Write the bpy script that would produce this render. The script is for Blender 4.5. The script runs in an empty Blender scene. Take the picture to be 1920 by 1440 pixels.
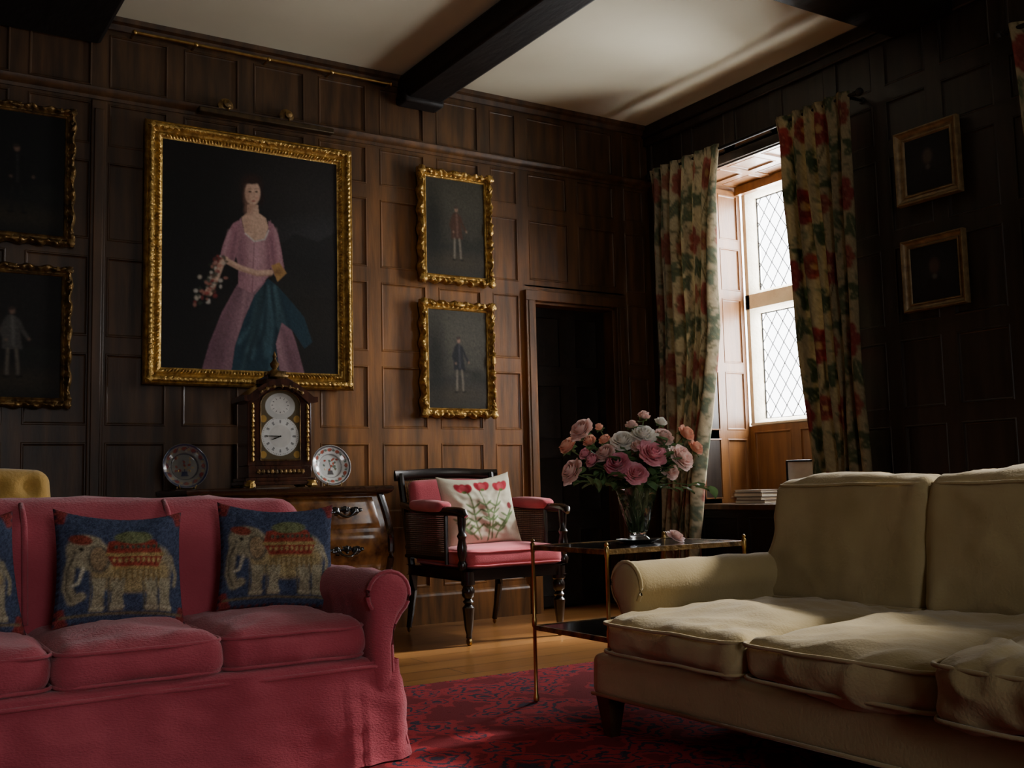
import bpy, numpy as np, math, random
from mathutils import Matrix, Vector, noise as mn
random.seed(7); rnd=random.random
pi=math.pi
def lin(c):
    return tuple(((x/255)/12.92 if x/255<=.04045 else ((x/255+.055)/1.055)**2.4) for x in c)
# ---------------------------------------------------------------- materials
def base_mat(name):
    m=bpy.data.materials.new(name);m.use_nodes=True
    nt=m.node_tree;b=nt.nodes['Principled BSDF'];return m,nt,b
def N(nt,t,**k):
    n=nt.nodes.new(t)
    for a,v in k.items():
        if a in n.inputs.keys(): n.inputs[a].default_value=v
        else: setattr(n,a,v)
    return n
def mat(name,c1,c2=None,rough=.5,metal=0,stretch=(1,1,1),ns=6,bump=0,bs=60,coat=0,sheen=0,spec=.5,detail=5,bstretch=None,trans=0,lit_patch=None):
    m,nt,b=base_mat(name);L=nt.links
    b.inputs['Roughness'].default_value=rough;b.inputs['Metallic'].default_value=metal
    b.inputs['Coat Weight'].default_value=coat;b.inputs['Coat Roughness'].default_value=.15
    b.inputs['Sheen Weight'].default_value=sheen;b.inputs['Specular IOR Level'].default_value=spec
    c1=lin(c1);c2=lin(c2) if c2 else tuple(x*.7 for x in c1)
    tc=N(nt,'ShaderNodeTexCoord');mp=N(nt,'ShaderNodeMapping');mp.inputs['Scale'].default_value=stretch
    L.new(tc.outputs['Object'],mp.inputs['Vector'])
    nz=N(nt,'ShaderNodeTexNoise');nz.inputs['Scale'].default_value=ns;nz.inputs['Detail'].default_value=detail
    L.new(mp.outputs[0],nz.inputs['Vector'])
    r=N(nt,'ShaderNodeValToRGB');r.color_ramp.elements[0].position=.3;r.color_ramp.elements[1].position=.7
    r.color_ramp.elements[0].color=(*c2,1);r.color_ramp.elements[1].color=(*c1,1)
    L.new(nz.outputs['Fac'],r.inputs[0]);out=r.outputs[0]
    if lit_patch:  # window light on the oak, painted into its colour around a centre (object space)
        cx,cz,rx,rz,col=lit_patch
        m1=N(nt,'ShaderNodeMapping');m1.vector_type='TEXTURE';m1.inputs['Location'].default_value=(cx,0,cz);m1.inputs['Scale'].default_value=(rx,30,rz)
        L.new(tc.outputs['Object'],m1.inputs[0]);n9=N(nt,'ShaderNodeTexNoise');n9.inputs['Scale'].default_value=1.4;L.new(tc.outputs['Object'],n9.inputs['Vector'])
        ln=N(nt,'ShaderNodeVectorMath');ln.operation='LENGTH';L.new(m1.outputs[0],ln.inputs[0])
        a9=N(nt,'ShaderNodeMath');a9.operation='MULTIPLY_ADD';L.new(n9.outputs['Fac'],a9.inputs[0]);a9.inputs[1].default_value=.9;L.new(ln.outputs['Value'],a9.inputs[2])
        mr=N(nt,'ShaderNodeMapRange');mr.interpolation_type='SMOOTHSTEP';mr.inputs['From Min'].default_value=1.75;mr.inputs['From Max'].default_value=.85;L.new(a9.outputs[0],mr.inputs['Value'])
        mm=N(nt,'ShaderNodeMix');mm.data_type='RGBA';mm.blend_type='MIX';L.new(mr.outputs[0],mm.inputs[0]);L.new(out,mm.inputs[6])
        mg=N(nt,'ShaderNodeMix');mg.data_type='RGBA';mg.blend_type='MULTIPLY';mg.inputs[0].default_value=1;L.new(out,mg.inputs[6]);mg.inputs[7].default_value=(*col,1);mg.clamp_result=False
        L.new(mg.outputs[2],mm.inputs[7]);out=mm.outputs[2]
    L.new(out,b.inputs['Base Color'])
    if trans:
        tr=N(nt,'ShaderNodeBsdfTranslucent');L.new(out,tr.inputs[0])
        ms=N(nt,'ShaderNodeMixShader');ms.inputs[0].default_value=trans
        L.new(b.outputs[0],ms.inputs[1]);L.new(tr.outputs[0],ms.inputs[2])
        L.new(ms.outputs[0],nt.nodes['Material Output'].inputs[0])
    if bump:
        mp2=N(nt,'ShaderNodeMapping');mp2.inputs['Scale'].default_value=bstretch or stretch
        L.new(tc.outputs['Object'],mp2.inputs['Vector'])
        n2=N(nt,'ShaderNodeTexNoise');n2.inputs['Scale'].default_value=bs;n2.inputs['Detail'].default_value=3
        L.new(mp2.outputs[0],n2.inputs['Vector'])
        bp=N(nt,'ShaderNodeBump');bp.inputs['Strength'].default_value=bump;bp.inputs['Distance'].default_value=.01
        L.new(n2.outputs['Fac'],bp.inputs['Height']);L.new(bp.outputs[0],b.inputs['Normal'])
    return m
def colmat(name,rough=.8,bump=0,bs=200,spec=.3,coat=0,trans=0):
    m,nt,b=base_mat(name);L=nt.links
    a=N(nt,'ShaderNodeAttribute');a.attribute_name='Col'
    nz=N(nt,'ShaderNodeTexNoise');nz.inputs['Scale'].default_value=bs;nz.inputs['Detail'].default_value=3
    tc=N(nt,'ShaderNodeTexCoord');L.new(tc.outputs['Object'],nz.inputs['Vector'])
    mx=N(nt,'ShaderNodeMix');mx.data_type='RGBA';mx.blend_type='MULTIPLY';mx.inputs[0].default_value=.35
    L.new(a.outputs['Color'],mx.inputs[6]);L.new(nz.outputs['Fac'],mx.inputs[7])
    L.new(mx.outputs[2],b.inputs['Base Color'])
    b.inputs['Roughness'].default_value=rough;b.inputs['Specular IOR Level'].default_value=spec;b.inputs['Coat Weight'].default_value=coat
    if bump:
        bp=N(nt,'ShaderNodeBump');bp.inputs['Strength'].default_value=bump;bp.inputs['Distance'].default_value=.004
        L.new(nz.outputs['Fac'],bp.inputs['Height']);L.new(bp.outputs[0],b.inputs['Normal'])
    if trans:
        tr=N(nt,'ShaderNodeBsdfTranslucent');L.new(mx.outputs[2],tr.inputs[0])
        ms=N(nt,'ShaderNodeMixShader');ms.inputs[0].default_value=trans
        L.new(b.outputs[0],ms.inputs[1]);L.new(tr.outputs[0],ms.inputs[2])
        L.new(ms.outputs[0],nt.nodes['Material Output'].inputs[0])
    return m
M_panel=mat('oak_panelling',(84,56,30),(42,28,15),rough=.45,stretch=(6,6,.7),ns=3,bump=.08,bs=14,coat=.12,detail=8,spec=.4,lit_patch=(-1.75,1.25,1.15,1.7,(4.2,3.7,2.5)))  # brighter honey ellipse paints window light into the back wall's oak
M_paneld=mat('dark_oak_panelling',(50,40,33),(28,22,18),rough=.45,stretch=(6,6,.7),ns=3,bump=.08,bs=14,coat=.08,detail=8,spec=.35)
M_panelb=mat('honey_oak',(132,88,46),(98,62,32),rough=.4,stretch=(6,6,.7),ns=3,bump=.1,bs=14,coat=.1,detail=8)
M_beam=mat('black_beam',(26,19,15),(13,10,8),rough=.6,ns=4,stretch=(3,1,3),bump=.4,bs=8,spec=.3)
M_ceil=mat('cream_plaster',(204,197,172),(194,186,160),rough=.9,ns=1.5,bump=.12,bs=6)
M_stone=mat('pale_stone',(236,228,208),(220,208,184),rough=.85,ns=8,bump=.3,bs=40)
M_lead=mat('lead_came',(60,62,66),rough=.5,metal=.6)
M_gold=mat('gilt',(216,176,98),(128,94,44),rough=.38,metal=.8,ns=30,bump=.5,bs=70)
M_golddk=mat('aged_gilt',(150,116,66),(56,42,24),rough=.45,metal=.7,ns=24,bump=.5,bs=60)
M_golddim=mat('tarnished_brass',(84,64,36),(40,30,18),rough=.5,metal=.6,ns=20)
M_golddull=mat('dull_gilt',(138,114,78),(98,78,52),rough=.45,metal=.4,ns=24,bump=.15,bs=60)
M_brass=mat('brass',(190,158,96),(140,108,58),rough=.3,metal=1,ns=20)
M_black=mat('black_lacquer',(22,19,17),(12,10,9),rough=.18,coat=.5,ns=12)
M_ebon=mat('ebonised_wood',(40,27,21),(20,13,10),rough=.25,coat=.4,stretch=(6,6,1),ns=5)
M_mahog=mat('mahogany',(80,42,25),(40,20,12),rough=.25,coat=.4,stretch=(5,5,1),ns=5,detail=8)
M_walnut=mat('burr_walnut',(148,98,48),(64,37,17),rough=.22,coat=.5,ns=16,detail=10)
M_walnutdk=mat('dark_walnut',(66,42,25),(34,21,12),rough=.25,coat=.4,ns=10,detail=8)
M_red=mat('rose_red_cover',(196,90,102),(172,72,84),rough=.92,ns=5,bump=.45,bs=110,sheen=.25,spec=.12,bstretch=(1,1,2.2))
M_pink=mat('rose_upholstery',(206,92,104),(186,78,88),rough=.9,ns=8,bump=.3,bs=250,sheen=.3,spec=.2)
M_yel=mat('khaki_linen',(176,156,114),(156,136,94),rough=.92,ns=4,bump=.2,bs=120,sheen=.2,spec=.12,detail=8)
M_must=mat('mustard_button',(202,162,84),(176,136,60),rough=.9,ns=5,bump=.3,bs=80,sheen=.3)
M_cane=mat('cane',(88,60,34),(52,34,20),rough=.6,ns=160)
M_green=mat('leaf_green',(112,142,88),(68,98,60),rough=.5,ns=14,trans=.25)
M_stem=mat('stem_green',(96,120,68),rough=.6)
M_silver=mat('pewter',(150,150,148),(90,90,90),rough=.3,metal=.9)
M_paint=colmat('oil_on_canvas',rough=.6,bump=.2,bs=90,spec=.2)
M_needle=colmat('needlepoint',rough=.95,bump=.9,bs=230,spec=.1)
M_linenp=colmat('printed_linen',rough=.95,bump=.3,bs=300,spec=.1)
M_curt=colmat('crewel_curtain',rough=.95,bump=.4,bs=240,spec=.1,trans=.3)
M_china=colmat('glazed_china',rough=.12,bs=20,spec=.6,coat=.4)
M_glass,_nt,_b=base_mat('clear_glass');_b.inputs['Transmission Weight'].default_value=1;_b.inputs['Roughness'].default_value=.02;_b.inputs['IOR'].default_value=1.47;_b.inputs['Base Color'].default_value=(.97,1,.99,1)
M_floor,nt,b=base_mat('oak_boards');L=nt.links
tc=N(nt,'ShaderNodeTexCoord');br=N(nt,'ShaderNodeTexBrick');br.inputs['Scale'].default_value=1
br.inputs['Brick Width'].default_value=2.6;br.inputs['Row Height'].default_value=.19;br.inputs['Mortar Size'].default_value=.003
br.inputs['Color1'].default_value=(*lin((192,134,74)),1);br.inputs['Color2'].default_value=(*lin((160,106,56)),1);br.inputs['Mortar'].default_value=(*lin((40,24,12)),1)
L.new(tc.outputs['Object'],br.inputs['Vector'])
mp=N(nt,'ShaderNodeMapping');mp.inputs['Scale'].default_value=(1,14,1);nz=N(nt,'ShaderNodeTexNoise');nz.inputs['Scale'].default_value=2.5;nz.inputs['Detail'].default_value=8
L.new(tc.outputs['Object'],mp.inputs[0]);L.new(mp.outputs[0],nz.inputs['Vector'])
mx=N(nt,'ShaderNodeMix');mx.data_type='RGBA';mx.blend_type='MULTIPLY';mx.inputs[0].default_value=.55
L.new(br.outputs['Color'],mx.inputs[6]);L.new(nz.outputs['Fac'],mx.inputs[7]);L.new(mx.outputs[2],b.inputs['Base Color'])
b.inputs['Roughness'].default_value=.3;b.inputs['Coat Weight'].default_value=.3
# ---------------------------------------------------------------- geometry helpers
class G:
    def __init__(s): s.v=[];s.f=[];s.m=[]
    def add(s,v,f,mi=0):
        o=len(s.v);s.v+=[tuple(p) for p in v];s.f+=[tuple(i+o for i in q) for q in f];s.m+=[mi]*len(f);return s
    def box(s,x0,x1,y0,y1,z0,z1,mi=0):
        v=[(x,y,z) for x in(x0,x1) for y in(y0,y1) for z in(z0,z1)]
        return s.add(v,[(0,1,3,2),(4,6,7,5),(0,4,5,1),(2,3,7,6),(0,2,6,4),(1,5,7,3)],mi)
    def grid(s,fn,nu,nv,mi=0,cu=False,cv=False):
        v=[fn(i/(nu if cu else nu-1),j/(nv if cv else nv-1)) for i in range(nu) for j in range(nv)]
        f=[]
        for i in range(nu if cu else nu-1):
            for j in range(nv if cv else nv-1):
                a=i*nv+j;b=((i+1)%nu)*nv+j;c=((i+1)%nu)*nv+(j+1)%nv;d=i*nv+(j+1)%nv
                f.append((a,b,c,d))
        return s.add(v,f,mi)
    def lathe(s,prof,c=(0,0,0),n=20,mi=0,tf=None):
        def fn(a,t):
            k=int(round(t*(len(prof)-1)));r,z=prof[k];r=max(r,1e-4);p=(r*math.cos(2*pi*a),r*math.sin(2*pi*a),z)
            if tf:p=tf(*p)
            return (p[0]+c[0],p[1]+c[1],p[2]+c[2])
        return s.grid(fn,n,len(prof),mi,cu=True)
    def tube(s,pts,r,n=8,mi=0,closed=False):
        P=[Vector(p) for p in pts];R=r if isinstance(r,(list,tuple)) else [r]*len(P);rings=[];up=Vector((0,0,1))
        K=len(P)
        for i,p in enumerate(P):
            if closed: t=P[(i+1)%K]-P[i-1]
            else: t=P[min(i+1,K-1)]-P[max(i-1,0)]
            t.normalize();a=t.cross(up)
            if a.length<.1:a=t.cross(Vector((1,0,0)))
            a.normalize();b=a.cross(t)
            rings.append([p+(a*math.cos(2*pi*k/n)+b*math.sin(2*pi*k/n))*R[i] for k in range(n)])
        v=[q for g in rings for q in g];f=[]
        for i in range(K if closed else K-1):
            for k in range(n):
                f.append((i*n+k,i*n+(k+1)%n,((i+1)%K)*n+(k+1)%n,((i+1)%K)*n+k))
        if not closed: f+= [tuple(range(n))[::-1],tuple((K-1)*n+k for k in range(n))]
        return s.add(v,f,mi)
    def ball(s,c,r,n=12,mi=0,sc=(1,1,1)):
        m=max(6,n//2+1)
        return s.grid(lambda a,t:(c[0]+r*sc[0]*math.sin(pi*t+1e-4)*math.cos(2*pi*a),c[1]+r*sc[1]*math.sin(pi*t+1e-4)*math.sin(2*pi*a),c[2]-r*sc[2]*math.cos(pi*t)),n,m,mi,cu=True)
    def rbox(s,x0,x1,y0,y1,z0,z1,r=.04,puff=0,n=20,mi=0,wr=0,seed=0,fn=None,pufs=(1,1,1),fold=0):
        h=Vector(((x1-x0)/2,(y1-y0)/2,(z1-z0)/2));c=Vector(((x0+x1)/2,(y0+y1)/2,(z0+z1)/2));r=min(r,h[0],h[1],h[2])
        inn=[h[i]-r for i in range(3)]
        for ax in range(3):
            for sg in(-1,1):
                u,w=(ax+1)%3,(ax+2)%3;v=[];
                for i in range(n+1):
                    for j in range(n+1):
                        p=[0,0,0];p[ax]=sg
                        a=i/n*2-1;b_=j/n*2-1
                        p[u]=math.sin(a*pi/2)*.35+a*.65;p[w]=math.sin(b_*pi/2)*.35+b_*.65
                        P=Vector([p[k]*h[k] for k in range(3)])
                        q=Vector([max(-inn[k],min(inn[k],P[k])) for k in range(3)])
                        d=(P-q);d.normalize();o=q+d*r
                        if puff:
                            e=[o[k]/h[k] for k in range(3)]
                            o=Vector((o.x+pufs[0]*puff*e[0]*(1-e[1]**2)*(1-e[2]**2),o.y+pufs[1]*puff*e[1]*(1-e[0]**2)*(1-e[2]**2),o.z+pufs[2]*puff*e[2]*(1-e[0]**2)*(1-e[1]**2)))
                        o=o+c
                        if wr:
                            k=mn.noise(Vector((o.x*5+seed,o.y*5,o.z*5)))+.3*mn.noise(Vector((o.x*13,o.y*13+seed,o.z*13)))
                            o=o+d*wr*k
                        if fold:
                            k=1-abs(mn.noise(Vector((o.x*5+seed*2+o.y*3,o.y*9-o.x*4,o.z*5))))*5
                            o=o+d*fold*max(0,k)
                        if fn:o=Vector(fn(*o))
                        v.append(o)
                f=[]
                for i in range(n):
                    for j in range(n):
                        a=i*(n+1)+j;q4=(a,a+n+1,a+n+2,a+1)
                        f.append(q4 if sg>0 else q4[::-1])
                s.add(v,f,mi)
        return s
def link(o,parent=None):
    bpy.context.collection.objects.link(o)
    if parent: o.parent=parent
    return o
def obj(name,g,mats,parent=None,smooth=True,loc=(0,0,0),rot=(0,0,0),bevel=0,colors=None,sharp=40,kind=None,label=None,cat=None,group=None):
    me=bpy.data.meshes.new(name);me.from_pydata(g.v,[],g.f);mats=mats if isinstance(mats,list) else [mats]
    for m in mats: me.materials.append(m)
    me.polygons.foreach_set('material_index',g.m)
    if colors is not None:
        ca=me.color_attributes.new(name='Col',type='FLOAT_COLOR',domain='POINT')
        arr=np.ones((len(g.v),4),dtype=np.float32);arr[:len(colors),:3]=colors;ca.data.foreach_set('color',arr.ravel())
    import bmesh
    bm=bmesh.new();bm.from_mesh(me)
    if colors is None: bmesh.ops.remove_doubles(bm,verts=bm.verts,dist=1e-5)
    bmesh.ops.recalc_face_normals(bm,faces=bm.faces)
    bm.to_mesh(me);bm.free()
    if smooth:
        me.polygons.foreach_set('use_smooth',[True]*len(me.polygons))
        try: me.set_sharp_from_angle(angle=math.radians(sharp))
        except Exception: pass
    o=bpy.data.objects.new(name,me);o.location=loc;o.rotation_euler=rot;link(o,parent)
    if bevel:
        b=o.modifiers.new('bevel','BEVEL');b.width=bevel;b.segments=2;b.limit_method='ANGLE'
    meta(o,kind,label,cat,group);return o
def meta(o,kind=None,label=None,cat=None,group=None):
    if kind:o['kind']=kind
    if label:o['label']=label
    if cat:o['category']=cat
    if group:o['group']=group
def empty(name,loc,label,cat,rot=(0,0,0),group=None):
    o=bpy.data.objects.new(name,None);o.empty_display_size=.1;o.location=loc;o.rotation_euler=rot;link(o);meta(o,None,label,cat,group);return o
# ---------------------------------------------------------------- painter
class Pt:
    def __init__(s,w,h,x0,y0,x1,y1,bg):
        s.w,s.h=w,h;s.x=np.linspace(x0,x1,w)[None,:]+np.zeros((h,1));s.y=np.linspace(y0,y1,h)[:,None]+np.zeros((1,w))
        s.a=np.ones((h,w,3))*np.array(lin(bg));s.d=(x0,y0,x1,y1)
    def mask(s,m,c,al=1):
        m=(m*al)[...,None];s.a=s.a*(1-m)+np.array(lin(c))*m
    def poly(s,p,c,al=1):
        ins=np.zeros(s.x.shape,bool);n=len(p)
        for i in range(n):
            x1,y1=p[i];x2,y2=p[(i+1)%n]
            if y1==y2:continue
            cond=((s.y>min(y1,y2))&(s.y<=max(y1,y2)))&(s.x<(x2-x1)*(s.y-y1)/(y2-y1)+x1)
            ins^=cond
        s.mask(ins.astype(float),c,al);return ins
    def ell(s,cx,cy,rx,ry,c,al=1,ang=0,soft=.15,clip=None):
        dx=s.x-cx;dy=s.y-cy;ca,sa=math.cos(ang),math.sin(ang)
        d=np.sqrt(((dx*ca+dy*sa)/rx)**2+((-dx*sa+dy*ca)/ry)**2)
        m=np.clip((1-d)/soft+.5,0,1)
        if clip is not None:m=m*clip
        s.mask(m,c,al)
    def line(s,p,w,c,al=1,clip=None,soft=.2):
        d=np.full(s.x.shape,1e9)
        for (x1,y1),(x2,y2) in zip(p[:-1],p[1:]):
            L=(x2-x1)**2+(y2-y1)**2+1e-12;t=np.clip(((s.x-x1)*(x2-x1)+(s.y-y1)*(y2-y1))/L,0,1)
            d=np.minimum(d,np.hypot(s.x-x1-t*(x2-x1),s.y-y1-t*(y2-y1)))
        m=np.clip((w/2-d)/(w*soft)+.5,0,1)
        if clip is not None:m=m*clip
        s.mask(m,c,al)
    def blur(s,k=1):
        for _ in range(k):
            a=np.pad(s.a,((1,1),(1,1),(0,0)),'edge');s.a=(a[1:-1,1:-1]*4+a[:-2,1:-1]+a[2:,1:-1]+a[1:-1,:-2]+a[1:-1,2:])/8
    def mottle(s,am,seed=1,k=2):
        r=np.random.RandomState(seed).rand(s.h,s.w)
        for _ in range(k):
            q=np.pad(r,1,'wrap');r=(q[1:-1,1:-1]+q[:-2,1:-1]+q[2:,1:-1]+q[1:-1,:-2]+q[1:-1,2:])/5
        r=(r-r.mean())/r.std();s.a=np.clip(s.a*(1+am*r[...,None]),0,1)
    def samp(s,x,y,wrap=False):
        x0,y0,x1,y1=s.d;u=(x-x0)/(x1-x0);v=(y-y0)/(y1-y0)
        if wrap:u%=1;v%=1
        return s.a[min(s.h-1,max(0,int(v*(s.h-1)+.5))),min(s.w-1,max(0,int(u*(s.w-1)+.5)))]
def canvas_obj(P,w,h,parent,y=0):
    xs=np.linspace(-w/2,w/2,P.w);zs=np.linspace(h/2,-h/2,P.h);g=G()
    g.v=[(float(x),y,float(z)) for z in zs for x in xs]
    W=P.w;g.f=[(r*W+c,(r+1)*W+c,(r+1)*W+c+1,r*W+c+1) for r in range(P.h-1) for c in range(W-1)];g.m=[0]*len(g.f)
    return obj('canvas',g,M_paint,parent,colors=P.a.reshape(-1,3))
# ---------------------------------------------------------------- ROOM
H=3.486
def panel_cells(g,xs,zs,tf,sw=.045,mi=0):
    rings=[(0,0),(sw,0),(sw+.004,-.003),(sw+.009,-.003),(sw+.012,.006),(sw+.018,.009)]
    for i in range(len(xs)-1):
        for j in range(len(zs)-1):
            a,b,c,d=xs[i],xs[i+1],zs[j],zs[j+1]
            k=min(1,min(b-a,d-c)/.2)
            v=[];f=[]
            for ins,dp in rings:
                ins*=k
                for x,z in((a+ins,c+ins),(b-ins,c+ins),(b-ins,d-ins),(a+ins,d-ins)): v.append(tf(x,z,dp))
            for r in range(len(rings)-1):
                for q in range(4): f.append((r*4+q,r*4+(q+1)%4,(r+1)*4+(q+1)%4,(r+1)*4+q))
            o=(len(rings)-1)*4;f.append((o,o+1,o+2,o+3));g.add(v,f,mi)
zs=[.18,.65,1.17,1.65,2.18,2.71,3.04,3.44]
XS=[-1.42-.41*k for k in range(15)][::-1]
tfB=lambda x,z,d:(x,d,z)
g=G();panel_cells(g,XS+[-1.12],zs,tfB);panel_cells(g,[-1.12,-.70,-.28],[2.2,2.71,3.04,3.44],tfB);panel_cells(g,[-.28,0],zs,tfB)
g.box(-7.2,-1.12,.02,.2,0,H);g.box(-1.12,-.28,.02,.2,2.15,H);g.box(-.28,.3,.02,.2,0,H);g.box(-1.2,-.2,.19,.25,0,2.2)
g.box(-7.2,-1.12,-.0,.03,0,.19);g.box(-.28,0,0,.03,0,.19);g.box(-1.12,-.28,0,.03,2.14,2.21);g.box(-7.2,0,-.0,.03,3.43,H)
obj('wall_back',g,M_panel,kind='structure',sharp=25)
def rail(g,x0,x1,z,pr):
    n=len(pr);v=[(x,-dy,z+dz) for x in(x0,x1) for dy,dz in pr];f=[(i,i+1,n+i+1,n+i) for i in range(n-1)]+[tuple(range(n)),tuple(range(n,2*n))]
    g.add(v,f)
prof_m=[(0,-.03),(.012,-.03),(.014,-.012),(.03,-.004),(.042,.012),(.046,.026),(.02,.034),(0,.036)]
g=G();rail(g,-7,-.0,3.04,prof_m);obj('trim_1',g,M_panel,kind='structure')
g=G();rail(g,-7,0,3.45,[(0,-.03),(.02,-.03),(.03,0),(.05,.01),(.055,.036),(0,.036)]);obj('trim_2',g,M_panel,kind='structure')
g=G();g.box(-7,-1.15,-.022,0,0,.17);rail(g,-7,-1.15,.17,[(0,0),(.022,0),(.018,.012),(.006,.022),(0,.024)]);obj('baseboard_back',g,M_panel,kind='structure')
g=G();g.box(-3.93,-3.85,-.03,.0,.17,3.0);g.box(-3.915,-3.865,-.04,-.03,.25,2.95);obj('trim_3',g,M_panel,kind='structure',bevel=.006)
g=G()
for a,b_ in((-1.13,-1.05),(-.35,-.27)):
    g.box(a,b_,-.03,.02,0,2.10);g.box(a+.02,b_-.02,-.036,-.03,0,2.10)
g.box(-1.13,-.27,-.032,.02,2.10,2.17)
g.box(-1.06,-1.03,0,.14,0,2.1);g.box(-.37,-.34,0,.14,0,2.1);g.box(-1.05,-.35,0,.14,2.08,2.1)
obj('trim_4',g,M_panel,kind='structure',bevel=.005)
g=G();panel_cells(g,[-1.03,-.70,-.37],[.02,.6,1.1,1.6,2.08],lambda x,z,d:(x,.11+d,z),sw=.06);g.box(-1.03,-.37,.128,.15,.02,2.08)
obj('door_1',g,M_beam,kind='structure')
g=G();g.ball((-.43,.07,1.0),.022);g.tube([(-.43,.07,1.0),(-.43,.11,1.0)],.01);g.box(-.45,-.41,.104,.112,.93,1.07);obj('door_knob',g,M_brass,parent=bpy.data.objects['door_1'])
tfW=lambda y,z,d:(d,y,z)
Y2a,Y2b,Z2=-3.25,-4.65,1.15
O1a,O1b=-.44,-1.74
g=G()
panel_cells(g,[-.44,0],zs,tfW)
panel_cells(g,[O1b,-1.3,-.87,O1a],[3.03,3.44],tfW)
panel_cells(g,[Y2a]+[-2.85,-2.45,-2.09,O1b],zs,tfW)
panel_cells(g,[Y2b,-4.25,-3.75,Y2a],[.18,.65,Z2],tfW);panel_cells(g,[Y2b,-4.25,-3.75,Y2a],[3.03,3.44],tfW)
panel_cells(g,[-9,-8.5,-8,-7.5,-7,-6.5,-6,-5.5,-5.1,Y2b],zs,tfW)
g.box(.02,.2,O1a,.2,0,H);g.box(.02,.2,O1b,O1a,3.03,H);g.box(.02,.2,Y2a,O1b,0,H);g.box(.02,.2,Y2b,Y2a,0,Z2);g.box(.02,.2,Y2b,Y2a,3.03,H);g.box(.02,.2,-9,Y2b,0,H)
g.box(0,.03,-9,O1b,0,.19);g.box(0,.03,-.44,0,0,.19);g.box(0,.03,-9,0,3.43,H)
g.box(0,.03,O1b,O1a,3.0,3.04);g.box(0,.2,O1b,O1a,0,.55)
g.box(0,.2,Y2b,Y2a,3.0,3.04);g.box(0,.2,Y2b,Y2a,Z2-.02,Z2+.02)
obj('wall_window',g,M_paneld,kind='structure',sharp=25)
g=G();g.box(-.05,0,-9,0,3.40,H);g.box(-.03,0,-9,0,3.34,3.40);obj('trim_5',g,M_paneld,kind='structure',bevel=.01)
g=G();g.box(-.022,0,-3.2,-1.76,0,.17);g.box(-.022,0,-.42,-.02,0,.17);obj('baseboard_window',g,M_paneld,kind='structure',bevel=.006)
g=G();g.box(-.03,.02,O1b-.07,O1a+.07,2.99,3.05);g.box(-.03,.02,O1a,O1a+.07,.0,2.99);g.box(-.03,.02,O1b-.07,O1b,.0,2.99);obj('trim_6',g,M_paneld,kind='structure',bevel=.006)
BX=.5;ZT=2.95;ZS=1.25
g=G()
panel_cells(g,[.02,.25,BX],[.69,1.17,1.65,2.18,2.55,ZT],lambda x,z,d:(x,O1a+d,z),sw=.03)
g.box(0,BX+.02,O1a+.02,O1a+.1,0,3.1)
obj('wall_bay_left',g,M_panelb,kind='structure',sharp=25)
g=G()
panel_cells(g,[.02,.25,BX],[.69,1.17,1.65,2.18,2.55,ZT],lambda x,z,d:(x,O1b-d,z),sw=.03)
g.box(0,BX+.02,O1b-.1,O1b-.02,0,3.1)
obj('wall_bay_right',g,M_panelb,kind='structure',sharp=25)
g=G();panel_cells(g,[O1b,-1.3,-.87,O1a],[.69,ZS-.02],lambda y,z,d:(BX+d,y,z),sw=.04);g.box(BX+.02,BX+.25,O1b,O1a,0,ZS-.02)
obj('wall_bay_front',g,M_panelb,kind='structure',sharp=25)
g=G();panel_cells(g,[O1b,-1.41,-1.09,-.77,O1a],[.0,.27,BX],lambda y,x,d:(x,y,ZT+.03+d),sw=.03);g.box(0,BX+.2,O1b,O1a,ZT+.06,ZT+.15)
g.box(BX-.05,BX,O1b,O1a,ZT-.03,ZT+.03)
obj('ceiling_bay',g,M_panelb,kind='structure',sharp=25)
g=G();g.box(-.05,BX,O1b+.001,O1a-.001,.65,.69);obj('trim_7',g,M_panel,kind='structure',bevel=.008)
g=G();panel_cells(g,[O1b,-1.3,-.87,O1a],[.17,.65],lambda y,z,d:(-.03+d,y,z));g.box(-.02,.1,O1b,O1a,0,.65);g.box(-.035,-.02,O1b,O1a,0,.17)
obj('wall_seat',g,M_beam,kind='structure',sharp=25)
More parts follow.
